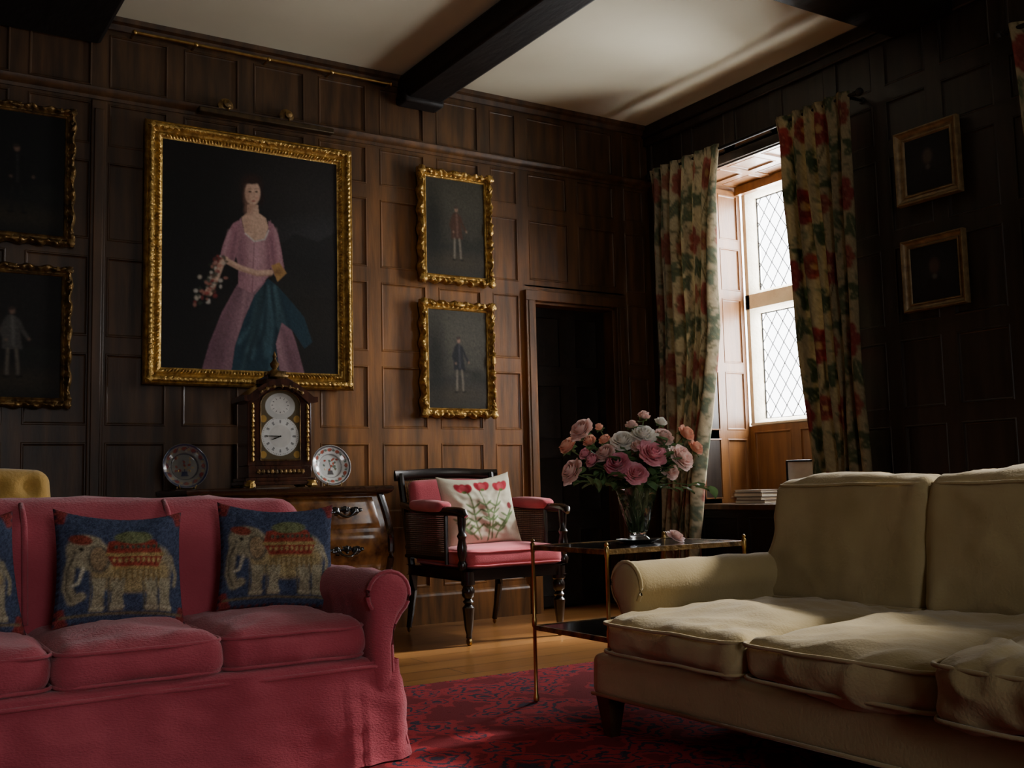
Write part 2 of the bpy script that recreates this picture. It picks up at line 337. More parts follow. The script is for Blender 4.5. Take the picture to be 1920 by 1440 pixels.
def stone_window(name,ya,yb,x,z0,z1,ztr,nl,mw=.1,fr=.07,th=.065):
    g=G();L=abs(yb-ya);lw=(L-2*fr-(nl-1)*mw)/nl
    def bar(y0,y1,za,zb,vert):
        d=.14;s=.028
        if vert:
            pr=[(x,y0+s),(x,y1-s),(x+.05,y1),(x+d-.04,y1),(x+d,y1-s),(x+d,y0+s),(x+d-.04,y0),(x+.05,y0)]
            v=[(a,b,z) for z in(za,zb) for a,b in pr]
        else:
            pr=[(x,za+s),(x,zb-s),(x+.05,zb),(x+d-.04,zb),(x+d,zb-s),(x+d,za+s),(x+d-.04,za),(x+.05,za)]
            v=[(a,y,b) for y in(y0,y1) for a,b in pr]
        f=[(i,(i+1)%8,8+(i+1)%8,8+i) for i in range(8)]+[tuple(range(8)),tuple(range(8,16))]
        g.add(v,f)
    ylo,yhi=min(ya,yb),max(ya,yb)
    bar(yhi-fr,yhi+.02,z0,z1,True);bar(ylo-.02,ylo+fr,z0,z1,True)
    lights=[];y=yhi-fr
    for k in range(nl):
        lights.append((y-lw,y));y-=lw
        if k<nl-1: bar(y-mw,y,z0,z1,True);y-=mw
    for a,b_ in((z0-.04,z0+.03),(ztr-th,ztr+th),(z1-.05,z1+.04)): bar(ylo,yhi,a,b_,False)
    w=obj(name,g,M_stone,kind='structure',sharp=30)
    gl=G();xx=x+.09
    for (a,b_) in lights:
        for (za,zb) in((z0+.03,ztr-th),(ztr+th,z1-.05)):
            sx=.105;sz=.15
            def clipseg(y0,z0_,y1,z1_):
                t0,t1=0,1;dy=y1-y0;dz=z1_-z0_
                for p,q in((-dy,y0-a),(dy,b_-y0),(-dz,z0_-za),(dz,zb-z0_)):
                    if abs(p)<1e-9:
                        if q<0:return
                    else:
                        r=q/p
                        if p<0:t0=max(t0,r)
                        else:t1=min(t1,r)
                if t1-t0<.02:return
                gl.tube([(xx,y0+t0*dy,z0_+t0*dz),(xx,y0+t1*dy,z0_+t1*dz)],.0034,n=5)
            for k in range(-12,14):
                yb0=a+k*sx
                clipseg(yb0,za,yb0+(zb-za)*sx/sz,zb);clipseg(yb0,zb,yb0+(zb-za)*sx/sz,za)
            for p in((a+.004,a+.004),(b_-.004,b_-.004)): gl.tube([(xx,p[0],za),(xx,p[1],zb)],.006,n=5)
            for zz in(za+.004,zb-.004): gl.tube([(xx,a,zz),(xx,b_,zz)],.005,n=5)
    obj('lead_lattice',gl,M_lead,parent=w)
stone_window('window_1',O1a,O1b,BX+.01,ZS,ZT,2.13,2,mw=.22,fr=.07,th=.08)
stone_window('window_2',Y2a,Y2b,.06,Z2+.02,3.0,2.15,3)
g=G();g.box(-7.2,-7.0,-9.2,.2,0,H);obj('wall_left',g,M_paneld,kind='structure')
g=G();g.box(-7.2,.2,-9.2,-9,0,1.0);g.box(-7.2,.2,-9.2,-9,2.5,H);g.box(-7.2,-5.2,-9.2,-9,1.0,2.5);g.box(-3.9,.2,-9.2,-9,1.0,2.5);obj('wall_rear',g,M_paneld,kind='structure')  # opening in this unseen wall is added to let in fill light
g=G();g.box(-7.2,.7,-9.2,.2,-.1,0);obj('floor',g,M_floor,kind='structure')
g=G();g.box(-7.2,.2,-9.2,.2,H,H+.1);obj('ceiling',g,M_ceil,kind='structure')
def beam(name,x0,x1,y0,y1,zb=3.32):
    g=G();g.box(x0,x1,y0,y1,zb,H);return obj(name,g,M_beam,kind='structure',bevel=.025)
beam('trim_8',-2.07,-1.80,-9,0);beam('trim_9',-4.5,-3.88,-9,0);beam('trim_10',-7,0,-2.62,-2.22,3.33)
g=G();g.box(-2.08,-1.79,-.14,-.0,3.29,3.36);obj('trim_11',g,M_beam,kind='structure',bevel=.02)
g=G();g.tube([(-3.72,-.085,3.40),(-2.15,-.085,3.40)],.009,n=10)
for x in(-3.72,-3.38,-2.95,-2.55,-2.15):
    g.tube([(x,-.0,3.40),(x,-.085,3.40)],.007);g.ball((x,-.085,3.4),.015)
obj('picture_rail',g,M_brass,label='thin brass picture rail fixed along the top of the panelling',cat='picture rail')
# ---------------------------------------------------------------- FRAMES
def lump(g,c,r,seed,sc=(1,.6,1),n=14,mi=0):
    def fn(a,t):
        th=pi*t+1e-3;p=Vector((math.sin(th)*math.cos(2*pi*a),math.sin(th)*math.sin(2*pi*a),-math.cos(th)))
        k=1+.35*mn.noise(p*2.6+Vector((seed,seed*2,0)))+.25*math.sin(9*math.atan2(p.z,p.x))*abs(math.cos(pi*(t-.5)))
        return (c[0]+p.x*r*k*sc[0],c[1]+p.y*r*k*sc[1],c[2]+p.z*r*k*sc[2])
    g.grid(fn,n,9,mi,cu=True)
def frame(loc,w,h,band,style,m,label,P,rot=0,tilt=0,group=None,amp=1):
    e=empty('framed_painting',loc,label,'painting',rot=(tilt,0,rot),group=group)
    g=G()
    if style=='carved': prof=[(0,0),(0,.45),(.05,.7),(.10,.78),(.15,.7),(.2,.85),(.28,1),(.38,.95),(.46,.7),(.52,.5),(.6,.42),(.66,.5),(.72,.62),(.78,.62),(.84,.5),(.9,.36),(.95,.34),(1,.3),(1,0)]
    elif style=='rococo': prof=[(0,0),(0,.35),(.1,.65),(.2,.9),(.3,.95),(.42,.8),(.55,.5),(.65,.36),(.75,.4),(.85,.5),(.93,.45),(1,.3),(1,0)]
    else: prof=[(0,0),(0,.8),(.06,1),(.16,1),(.24,.75),(.40,.5),(.62,.42),(.68,.6),(.78,.6),(.84,.35),(1,.3),(1,0)]
    dep=.05 if style!='plain' else .04
    for side in range(4):
        LX,LZ=(w,h) if side%2==0 else (h,w)
        n=int(LX/.006)
        def fn(a,t,side=side,LX=LX,LZ=LZ):
            k=int(round(t*(len(prof)-1)));d,hh=prof[k];d*=band;s=a*2-1;en=min(1,(1-abs(s))*8)
            L=(LX/2-d)*s;out=LZ/2-d;y=dep*hh;pos=(a*LX)
            if style=='rococo':
                if .05<prof[k][0]<.6: y+=amp*(.006*math.sin(pos*150+prof[k][0]*7)*en+.009*mn.noise(Vector((pos*38,prof[k][0]*6,side*7))))
                if prof[k][0]<.35: out+=amp*(.007*math.sin(pos*2*pi/(LX/6))+.005*mn.noise(Vector((pos*30,0,side*9))))*en
            elif style=='carved':
                if .15<prof[k][0]<.45: y+=.006*abs(math.sin(pos*105))*en*(1 if k%2 else .5)
                if .68<prof[k][0]<.86: y+=.006*math.sin(pos*300)*en
            x,z=(L,-out)
            for _ in range(side): x,z=-z,x
            return (x,-y,z)
        g.grid(fn,n,len(prof),0)
    if style=='rococo':
        q_=amp
        for sx in(-1,1):
            for sz in(-1,1):
                lump(g,(sx*(w/2-band*.35),-.04,sz*(h/2-band*.35)),band*.48*q_,sx*3+sz)
                lump(g,(sx*(w/2-band*.35),-.038,sz*(h/2-band*1.4)),band*.3*q_,sx*5+sz);lump(g,(sx*(w/2-band*1.4),-.038,sz*(h/2-band*.35)),band*.3*q_,sx*5+sz*2)
            lump(g,(sx*(w/2-band*.35),-.04,0),band*.38*q_,sx*9,sc=(.8,.6,1.6));lump(g,(0,-.04,sx*(h/2-band*.35)),band*.38*q_,sx*4,sc=(1.8,.6,.8))
    if style=='carved':
        for sx in(-1,1):
            for sz in(-1,1):
                for q in range(5):
                    lump(g,(sx*(w/2-band*.33-q*.035),-.044,sz*(h/2-band*.33)),band*.17,q+sx,sc=(1.3,.5,.8));lump(g,(sx*(w/2-band*.33),-.044,sz*(h/2-band*.33-q*.035)),band*.17,q+sz,sc=(.8,.5,1.3))
            for q in range(-3,4): lump(g,(q*.04,-.044,sx*(h/2-band*.33)),band*.17,q,sc=(1.3,.5,.8));lump(g,(sx*(w/2-band*.33),-.044,q*.04),band*.17,q,sc=(.8,.5,1.3))
    obj('frame',g,m,parent=e,sharp=60)
    g=G();g.box(-w/2+.02,w/2-.02,-.012,0,-h/2+.02,h/2-.02);obj('backing',g,M_beam,parent=e)
    canvas_obj(P,w-2*band+.012,h-2*band+.012,e,y=-.016)
    return e
P=Pt(330,400,0,0,1,1,(24,20,18))
xx=299+P.x*331;top=262+46*P.x;bot=690+12*P.x;yy=top+P.y*(bot-top);P.x,P.y=xx,yy
RR=random.Random(11)
P.ell(590,380,110,90,(48,44,42),.8,soft=1.6);P.ell(600,445,80,30,(60,60,62),.6,soft=1.4);P.poly([(500,470),(545,440),(590,455),(640,430),(640,560),(500,560)],(32,30,29),.8)
P.ell(560,600,120,60,(42,36,28),.6,soft=1.4);P.ell(340,420,60,160,(13,11,11),.7,soft=1.4);P.blur(10)
P.ell(461,350,21,22,(50,32,25),soft=.5);P.ell(448,374,6,20,(42,26,21),soft=.5);P.ell(479,372,6,15,(42,26,21),soft=.5)
sk=(208,172,148);skd=(162,120,100)
sh=P.poly([(432,540),(448,518),(490,530),(524,585),(545,640),(562,700),(370,697),(384,645),(406,588)],(146,104,116)).astype(float)
for k in range(40):
    u=RR.random();x0=434+u*54;x1=374+u*186+RR.uniform(-8,8);l=RR.random()<.5
    P.line([(x0,545),((x0*.45+x1*.55),620),(x1,700)],RR.uniform(6,13),(198,156,162) if l else (82,50,62),RR.uniform(.12,.34),clip=sh,soft=1.2)
P.ell(395,660,26,60,(92,60,72),.5,soft=1.6,clip=sh);P.ell(540,680,22,60,(86,54,66),.5,soft=1.6,clip=sh)
dr=P.poly([(466,556),(492,524),(512,540),(536,566),(562,596),(578,642),(562,654),(540,622),(518,606),(507,645),(514,698),(424,695),(430,650),(446,602)],(34,60,72)).astype(float)
for k in range(40):
    u=RR.random();x0=474+u*36;x1=428+u*124;l=RR.random()<.45
    P.line([(x0,540),((x0+x1)/2+RR.uniform(-8,8),610),(x1,RR.uniform(640,700))],RR.uniform(4,9),(88,126,134) if l else (10,20,30),RR.uniform(.2,.5),clip=dr,soft=1.2)
bd_=P.poly([(434,420),(441,411),(448,438),(465,456),(486,452),(493,430),(497,414),(502,440),(500,480),(494,520),(462,552),(436,540),(436,500),(428,466)],(172,126,134)).astype(float)
P.ell(440,490,10,50,(112,74,86),.6,soft=1.6,clip=bd_);P.ell(497,480,8,50,(112,74,86),.6,soft=1.6,clip=bd_);P.ell(470,480,12,36,(206,164,168),.45,soft=1.6,clip=bd_)
P.line([(466,456),(462,550)],2,(104,66,80),.6,soft=.6)
P.poly([(436,416),(426,422),(416,440),(408,462),(402,486),(412,494),(428,496),(436,466)],(164,116,126));P.poly([(493,416),(502,422),(511,440),(518,472),(524,510),(510,528),(497,504),(492,460)],(164,116,126))
for p in([(420,436),(409,484)],[(506,432),(517,500)]): P.line(p,5,(204,160,164),.45,soft=1.2)
for p in([(432,440),(424,490)],[(497,445),(505,508)]): P.line(p,6,(98,62,74),.45,soft=1.2)
P.poly([(498,500),(514,494),(528,514),(510,530)],(176,134,80));P.ell(512,512,8,6,(110,76,46),.6,soft=1.2)
P.poly([(442,410),(448,438),(466,454),(485,450),(493,428),(488,411),(475,402),(473,386),(452,386),(452,402)],sk)
P.ell(456,396,8,9,skd,.6,soft=1.2);P.line([(449,440),(466,455),(486,451),(493,434)],2.6,(222,212,202),.75);P.line([(466,424),(466,450)],2,skd,.35,soft=1);P.ell(452,424,6,14,skd,.3,soft=1.4)
P.ell(463,364,14.5,23,sk,soft=.15);P.ell(453,370,6,17,skd,.6,soft=1.4);P.ell(463,388,8,4,skd,.45,soft=1.2)
for ex in(458,470): P.ell(ex,361.5,3,1.6,(40,27,22),soft=.6);P.line([(ex-4,356.5),(ex+3.5,355.5)],1.2,(90,60,46),.7,soft=.6)
P.line([(465,361),(466.5,370),(463,372.5)],1.4,skd,.8,soft=.6);P.ell(464.5,379,4,1.5,(158,74,68),.9,soft=.6);P.ell(471,373,3.5,4,(214,146,130),.45,soft=1.2);P.ell(462,341.5,14.5,6,(50,32,25),soft=.5)
P.line([(412,490),(440,505),(470,514),(497,513)],10,sk);P.line([(418,496),(445,510),(472,519),(497,518)],4,skd,.6,soft=.9);P.line([(406,494),(397,520),(386,546)],11,sk);P.ell(411,489,8,5.5,sk);P.ell(383,550,7,8,sk);P.line([(400,500),(391,525),(381,548)],4,skd,.6,soft=.9)
for i in range(90):
    b_=RR.random();x=404-b_*34+RR.gauss(0,8);y=482+b_*88+RR.gauss(0,7);P.ell(x,y,RR.uniform(2,4.5),RR.uniform(2,4),RR.choice([(150,62,56),(190,176,158),(170,116,100),(50,58,44),(40,48,36),(130,48,46),(200,190,176),(56,62,48)]),.8,soft=.8)
P.blur(3);P.mottle(.06,3,3);P.a*=.9
frame((-3.03,-.03,2.185),1.24,1.49,.1,'carved',M_gold,'large portrait of a standing woman in pink, carved gilt frame',P)
def standing(seed,coat,bg,sky,legs=(120,110,96),side=0,br_=1):
    P=Pt(120,165,0,0,1,1.4,bg);r=random.Random(seed)
    P.ell(.5+.2*side,.35,.7,.5,sky,.7,soft=1.6);P.poly([(0,1.0),(.4,.93),(1,.98),(1,1.4),(0,1.4)],tuple(int(c*.7+14) for c in bg));P.ell(.5,1.2,.5,.12,(74,64,46),.6,soft=1.5)
    P.ell(.12,.7,.16,.5,(24,24,20),.8,soft=1.2)
    for k in range(14): P.ell(r.uniform(.6,1),r.uniform(.85,1.0),.08,.04,(40,40,32),.5,soft=1.2)
    P.blur(10)
    P.poly([(.46,.50),(.50,.47),(.56,.50),(.59,.66),(.62,.86),(.42,.86),(.43,.68)],coat);P.line([(.52,.5),(.53,.82)],.025,tuple(min(255,c+40) for c in coat),.7,soft=.8)
    P.line([(.46,.53),(.41,.66),(.45,.75)],.035,coat);P.line([(.57,.53),(.62,.65),(.67,.73)],.035,coat);P.ell(.46,.76,.015,.015,(140,112,92));P.ell(.68,.74,.015,.015,(140,112,92))
    P.line([(.48,.86),(.475,1.02),(.475,1.14)],.03,legs);P.line([(.56,.86),(.575,1.02),(.58,1.14)],.03,legs);P.ell(.465,1.16,.035,.012,(20,14,12));P.ell(.595,1.16,.035,.012,(20,14,12))
    P.ell(.515,.428,.028,.038,(150,118,98));P.ell(.51,.402,.036,.022,(66,54,46));P.blur(5);P.mottle(.08,seed,2);P.a*=br_;return P
frame((-1.675,-.03,2.53),.55,.75,.06,'rococo',M_gold,'small portrait of a standing figure in brown, ornate gilt frame',standing(1,(74,46,33),(46,43,35),(72,69,57)))
frame((-1.675,-.03,1.665),.545,.75,.06,'rococo',M_gold,'small portrait of a standing figure in black, ornate gilt frame',standing(2,(34,34,38),(58,55,46),(90,87,75)))
frame((-4.305,-.03,2.535),.59,.75,.055,'rococo',M_golddk,'dark portrait in an ornate aged gilt frame on panelling',standing(3,(26,22,20),(24,22,20),(32,30,28),legs=(40,36,32),br_=.5),amp=.8)
frame((-4.31,-.03,1.675),.59,.75,.055,'rococo',M_golddk,'portrait of a figure in white breeches, ornate aged gilt frame',standing(4,(92,88,82),(30,26,24),(44,40,36),side=-1,br_=.6),amp=.8)
def smalldark(c):
    P=Pt(70,80,0,0,1,1.1,(26,25,27));P.ell(.5,.6,.4,.4,(40,38,40),.8,soft=1.5);P.ell(.5,.42,.11,.15,c,.7,soft=.5);P.poly([(.25,1.1),(.32,.72),(.5,.6),(.7,.72),(.8,1.1)],(30,26,28),.9);P.ell(.5,.64,.05,.05,(100,96,92),.6,soft=.5);P.blur(4);return P
frame((-.03,-2.42,2.55),.40,.42,.066,'plain',M_golddull,'small square portrait in a faded gilt frame on dark panelling',smalldark((90,78,68)),rot=-pi/2)
frame((-.03,-2.42,1.942),.39,.40,.055,'plain',M_golddull,'small dark portrait in a thin gilt frame on dark panelling',smalldark((78,62,54)),rot=-pi/2)
e=empty('picture_light',(-2.97,-.02,3.02),'long brass picture light with round bosses above the large portrait','picture light')
g=G();g.box(-.4,.42,-.1,-.04,-.02,.012);obj('light_hood',g,M_golddim,parent=e,bevel=.006)
for x in(-.22,.15):
    g=G();g.lathe([(.0,0),(.04,.0),(.045,.01),(.02,.018),(.012,.03),(.022,.04),(.022,.052),(0,.06)],c=(x,-.0,.07),tf=lambda a,b_,c:(a,-c,b_),n=16);g.tube([(x,-.03,.07),(x,-.06,.02),(x,-.07,0)],.006)
    obj('bracket',g,M_golddk,parent=e)
# ---------------------------------------------------------------- CURTAINS
def cloth(bg,r1,r2,gs):
    T=Pt(300,430,0,0,.6,.85,bg)
    for ox in(-.6,0,.6):
        for oy in(-.85,0,.85):
            for (vx,ph) in((.12,0),(.42,2.2)):
                T.line([(ox+vx+.06*math.sin(ph+t*2*pi),oy+t*.85) for t in np.linspace(0,1,30)],.010,(98,90,66))
            for k in range(90):
                rr_=random.Random(k);T.ell(ox+rr_.uniform(0,.6),oy+rr_.uniform(0,.85),.022,.008,(108,108,84),.8,ang=rr_.random()*3)
    for ox in(-.6,0,.6):
        for oy in(-.85,0,.85):
            for (x,y,a) in((.27,.30,.6),(.05,.36,2.2),(.34,.42,-.5),(.30,.74,.9),(.57,.33,2.5),(.54,.80,1.3),(.03,.78,.4),(.28,.04,2.4),(.22,.50,1.8),(.38,.28,1.4)):
                x+=ox;y+=oy
                T.ell(x,y,.080,.030,gs,ang=a);T.ell(x+.04*math.cos(a+1.2),y+.04*math.sin(a+1.2),.05,.022,tuple(c-2 for c in gs),ang=a+1);T.ell(x-.03*math.cos(a+1.2),y-.03*math.sin(a+1.2),.045,.018,tuple(c+9 for c in gs),ang=a-1);T.line([(x-.07*math.cos(a),y-.07*math.sin(a)),(x+.07*math.cos(a),y+.07*math.sin(a))],.006,(144,136,104))
            for (x,y,r,big) in((.15,.17,.100,1),(.45,.61,.105,1),(.47,.13,.07,0),(.12,.63,.062,0)):
                c=r1 if big else r2;x+=ox;y+=oy
                for k in range(7):
                    a=k*2*pi/7;T.ell(x+r*.6*math.cos(a),y+r*.6*math.sin(a),r*.52,r*.42,c,ang=a)
                T.ell(x,y,r*.58,r*.66,tuple(int(q*.88) for q in c));T.ell(x,y,r*.22,r*.26,(160,132,92))
                for k in range(7):
                    a=k*2*pi/7+.45;T.line([(x+r*.3*math.cos(a),y+r*.3*math.sin(a)),(x+r*.95*math.cos(a),y+r*.95*math.sin(a))],.005,(166,126,104),.5)
    T.blur(3);T.mottle(.10,5,1);return T
TL=cloth((180,168,140),(150,98,86),(152,108,90),(104,112,92))
TR=cloth((160,144,112),(134,66,60),(136,78,64),(84,92,68))
def curtain(T,xc,edge,z0,z1,folds,cl,label,amp=.045,ph=0):
    g=G();nu=folds*22+1;nv=210;cols=[]
    def fn(a,t):
        z=z1+(z0-z1)*t;ya,yb=edge(t)
        am=amp*(.45+.55*min(1,t*6))*(1+.35*math.sin(3*t+a*5))
        s=a+.014*math.sin(t*6+a*9)
        wob=.018*math.sin(5*t*pi+ph+a*14)*t
        y=ya+(yb-ya)*s+.35*am*math.sin(4*pi*folds*a)*.4
        x=xc+am*math.sin(2*pi*folds*a+.6*math.sin(t*4+ph)+1.2*math.sin(a*7+ph))+wob-.02*t
        if t<.05: x-=.012*math.cos(t/.05*pi/2)*(1 if math.sin(2*pi*folds*a)>.2 else -.3)
        cols.append(T.samp(a*cl+.06,t*(z1-z0),True))
        return (x,y,z)
    g.grid(fn,nu,nv)
    o=obj('curtain',g,M_curt,colors=np.array(cols),sharp=180,label=label,cat='curtain')
    s=o.modifiers.new('s','SOLIDIFY');s.thickness=.004
    return o
def interp(ts,vs,t): return float(np.interp(t,ts,vs))
curtain(TL,-.16,lambda t:(interp([0,.12,.5,.75,.85,1],[-.22,-.26,-.30,-.27,-.24,-.2],t),interp([0,.1,.4,.6,.75,.85,1],[-.92,-.87,-.84,-.74,-.62,-.57,-.55],t)),.03,3.08,7,1.5,'faded red and green floral crewel curtain drawn back beside the window')
curtain(TR,-.16,lambda t:(interp([0,.3,.7,1],[-1.43,-1.51,-1.60,-1.62],t),interp([0,.3,.7,1],[-2.0,-2.0,-2.03,-2.06],t)),.03,3.08,6,1.1,'floral crewel curtain with large red flowers hanging by framed pictures',ph=2)
curtain(TR,-.13,lambda t:(interp([0,.1,.3,1],[-3.01,-3.04,-3.08,-3.12],t),interp([0,1],[-3.36,-3.36],t)),.03,3.08,3,.7,'floral crewel curtain at the second window',ph=4)
def rod(y0,y1,label):
    e=empty('curtain_rod',(-.14,0,3.05),label,'curtain rod')
    g=G();g.tube([(0,y0,0),(0,y1,0)],.012,n=12);obj('pole',g,M_beam,parent=e)
    for y,s in((y0,1),(y1,-1)):
        g=G();g.ball((0,y+s*.02,0),.024);g.tube([(0,y-.02*s,0),(0,y+.0,0)],.016);obj('finial',g,M_beam,parent=e)
        g=G();g.tube([(0,y-.07*s,0),(.13,y-.07*s,0)],.009);g.ball((.13,y-.07*s,0),.02,sc=(.4,1,1));obj('bracket',g,M_beam,parent=e)
rod(-.2,-2.05,'dark wooden curtain pole above the bay window');rod(-2.96,-5.0,'dark wooden curtain pole above the second window')
# ---------------------------------------------------------------- RUG
M_rug,nt,b=base_mat('turkey_rug');L=nt.links
tc=N(nt,'ShaderNodeTexCoord');mp=N(nt,'ShaderNodeMapping')
L.new(tc.outputs['Object'],mp.inputs[0])
vo=N(nt,'ShaderNodeTexVoronoi');vo.inputs['Scale'].default_value=4.2;vo.distance='MANHATTAN';vo.inputs['Randomness'].default_value=.6;L.new(mp.outputs[0],vo.inputs['Vector'])
vo2=N(nt,'ShaderNodeTexVoronoi');vo2.inputs['Scale'].default_value=16;vo2.distance='MANHATTAN';L.new(mp.outputs[0],vo2.inputs['Vector'])
nz=N(nt,'ShaderNodeTexNoise');nz.inputs['Scale'].default_value=15;nz.inputs['Detail'].default_value=5;L.new(mp.outputs[0],nz.inputs['Vector'])
ad=N(nt,'ShaderNodeMath');ad.operation='ADD';L.new(vo.outputs['Distance'],ad.inputs[0]);m2=N(nt,'ShaderNodeMath');m2.operation='MULTIPLY';L.new(nz.outputs['Fac'],m2.inputs[0]);m2.inputs[1].default_value=.9;L.new(m2.outputs[0],ad.inputs[1])
m3=N(nt,'ShaderNodeMath');m3.operation='MULTIPLY';m3.inputs[1].default_value=.6;L.new(ad.outputs[0],m3.inputs[0])
r=N(nt,'ShaderNodeValToRGB');r.color_ramp.interpolation='CONSTANT';els=r.color_ramp.elements
red=(*lin((164,56,62)),1);navy=(*lin((66,60,74)),1);dr=(*lin((124,46,52)),1)
els[0].color=navy;els[0].position=0;els[1].position=.38;els[1].color=dr
for p,c in((.42,red),(.50,navy),(.56,red),(.66,navy),(.70,red),(.80,dr)):
    q=els.new(p);q.color=c
L.new(m3.outputs[0],r.inputs[0])
r2=N(nt,'ShaderNodeValToRGB');r2.color_ramp.interpolation='CONSTANT';r2.color_ramp.elements[0].color=(.3,.3,.4,1);r2.color_ramp.elements[1].color=(1,1,1,1);r2.color_ramp.elements[1].position=.2
L.new(vo2.outputs['Distance'],r2.inputs[0])
mx=N(nt,'ShaderNodeMix');mx.data_type='RGBA';mx.blend_type='MULTIPLY';mx.inputs[0].default_value=.4;L.new(r.outputs[0],mx.inputs[6]);L.new(r2.outputs[0],mx.inputs[7]);L.new(mx.outputs[2],b.inputs['Base Color'])
b.inputs['Roughness'].default_value=1;b.inputs['Specular IOR Level'].default_value=.1
n3=N(nt,'ShaderNodeTexNoise');n3.inputs['Scale'].default_value=260;L.new(tc.outputs['Object'],n3.inputs['Vector']);bp=N(nt,'ShaderNodeBump');bp.inputs['Strength'].default_value=.6;bp.inputs['Distance'].default_value=.004;L.new(n3.outputs['Fac'],bp.inputs['Height']);L.new(bp.outputs[0],b.inputs['Normal'])
g=G();g.rbox(-5.6,-1.5,-5.6,-1.87,.001,.013,r=.006,n=6)
k=-5.6
while k<-1.5:
    g.tube([(k,-1.872,.007),(k+random.uniform(-.006,.006),-1.845-random.uniform(0,.012),.004)],.0035,n=4);k+=.014
obj('rug',g,M_rug,label='red and navy patterned wool rug on the boards',cat='rug')
# ---------------------------------------------------------------- RED SOFA
RZ=.013
def piping(g,x0,x1,y0,y1,z,r=.006,rc=.05,puff=0):
    pts=[];hx,hy=(x1-x0)/2,(y1-y0)/2;cx,cy=(x0+x1)/2,(y0+y1)/2
    for q,(sx,sy) in enumerate(((1,1),(-1,1),(-1,-1),(1,-1))):
        for t in np.linspace(0,pi/2,5):
            a=t+q*pi/2;pts.append((cx+sx*(hx-rc)+rc*math.cos(a),cy+sy*(hy-rc)+rc*math.sin(a)))
    out=[]
    for i in range(len(pts)):
        a=pts[i];b_=pts[(i+1)%len(pts)];n=max(1,int(math.hypot(b_[0]-a[0],b_[1]-a[1])/.04))
        for k in range(n):
            p=(a[0]+(b_[0]-a[0])*k/n,a[1]+(b_[1]-a[1])*k/n);ex=(p[0]-cx)/hx;ey=(p[1]-cy)/hy
            out.append((p[0]+puff*ex*(1-ey*ey),p[1]+puff*ey*(1-ex*ex),z+.004*mn.noise(Vector((p[0]*8,p[1]*8,0)))))
    g.tube(out,r,n=6,closed=True)
def cushion(name,parent,m,x0,x1,y0,y1,z0,z1,seed,puff=.025,wr=.006,tf=None,r=.05,pipe=True,n=22,fold=0):
    g=G();g.rbox(x0,x1,y0,y1,z0,z1,r=r,puff=puff,n=n,wr=wr,seed=seed,pufs=(.35,.5,1),fold=fold)
    if pipe:
        for z in(z0+.018,z1-.018): piping(g,x0+.002,x1-.002,y0+.002,y1-.002,z,puff=puff*.35,r=.0055)
    if tf: g.v=[tuple(tf(*p)) for p in g.v]
    return obj(name,g,m,parent=parent,sharp=180)
def arm(parent,m,x,sg,y0,y1,zc,r,rollx,foot,flare=.03):
    pr=[(0,foot),(0,zc-r*.6)]
    for a in np.linspace(200,-55,16):
        A=math.radians(a);pr.append((rollx+r*math.cos(A),zc+r*math.sin(A)))
    pr+=[(rollx+r*.25,zc-r*1.3),(rollx+r*.1,zc-r*2.2),(rollx+r*.15,zc-r*3.6),(rollx+r*.3+flare*.3,foot+.1),(rollx+r*.4+flare,foot)]
    n=len(pr);g=G()
    ysl=[(y0-.012,.55),(y0-.008,.8),(y0,.94),(y0+.015,1)]+[(y,1) for y in np.linspace(y0+.04,y1-.02,34)]+[(y1,.96)]
    v=[];f=[]
    for (y,s) in ysl:
        for (d,z) in pr:
            mc=(rollx,zc if z>zc-r else z) if z>zc-r*1.5 else (rollx*.6,z)
            dd=mc[0]+(d-mc[0])*s;zz=mc[1]+(z-mc[1])*s
            w=.005*mn.noise(Vector((y*9,dd*14,zz*9+x)))+.003*mn.noise(Vector((y*24,dd*20,zz*20+x)))
            v.append((x+sg*(dd+w),y,zz+w))
    K=len(ysl)
    for i in range(K-1):
        for j in range(n): f.append((i*n+j,i*n+(j+1)%n,(i+1)*n+(j+1)%n,(i+1)*n+j))
    f+=[tuple(range(n)),tuple((K-1)*n+j for j in range(n))]
    g.add(v,f)
    g.tube([(x+sg*d,y0+.003,z) for d,z in pr[1:]],.0075,n=6)
    return obj('arm',g,m,parent=parent,sharp=60)
rs=empty('sofa',(-4.53,-2.5,RZ),'rose-red slipcovered sofa with rolled arms on the rug','sofa')
g=G();g.rbox(-.95,.95,-.43,.42,.06,.31,r=.03,n=24,wr=.005,seed=3)
def skf(a,t):
    XW=.985
    per=[(-XW,.42),(-XW,-.44),(XW,-.44),(XW,.42)]
    Ls=[.86,2*XW,.86];tot=sum(Ls);d=a*tot;i=0
    while i<2 and d>Ls[i]: d-=Ls[i];i+=1
    p,q=per[i],per[i+1];u=d/Ls[i];x=p[0]+(q[0]-p[0])*u;y=p[1]+(q[1]-p[1])*u
    nx,ny=((-1,0),(0,-1),(1,0))[i];z=.30-.295*t
    ce=min(abs(d),abs(Ls[i]-d));fl=.006+.028*t*(1 if ce>.12 else 1.5)+.008*math.sin(a*90)*t*(2.4 if ce<.18 else .7)+.018*mn.noise(Vector((x*5,t*2,y*5)))+.008*mn.noise(Vector((x*13,t*9,y*9)))
    return (x+nx*fl,y+ny*fl,z)
g.grid(skf,340,20)
g.tube([(x,-.447+.004*math.sin(x*9),.285) for x in np.linspace(-.93,.93,50)],.006)
obj('slipcover_base',g,M_red,parent=rs,sharp=180)
def leanr(k,zp): return lambda x,y,z:(x,y+(z-zp)*k,z)
g=G();g.rbox(-.98,.95,.13,.40,.2,.798,r=.10,n=40,wr=.010,seed=5,puff=.02,fn=leanr(.16,.2),fold=.005)
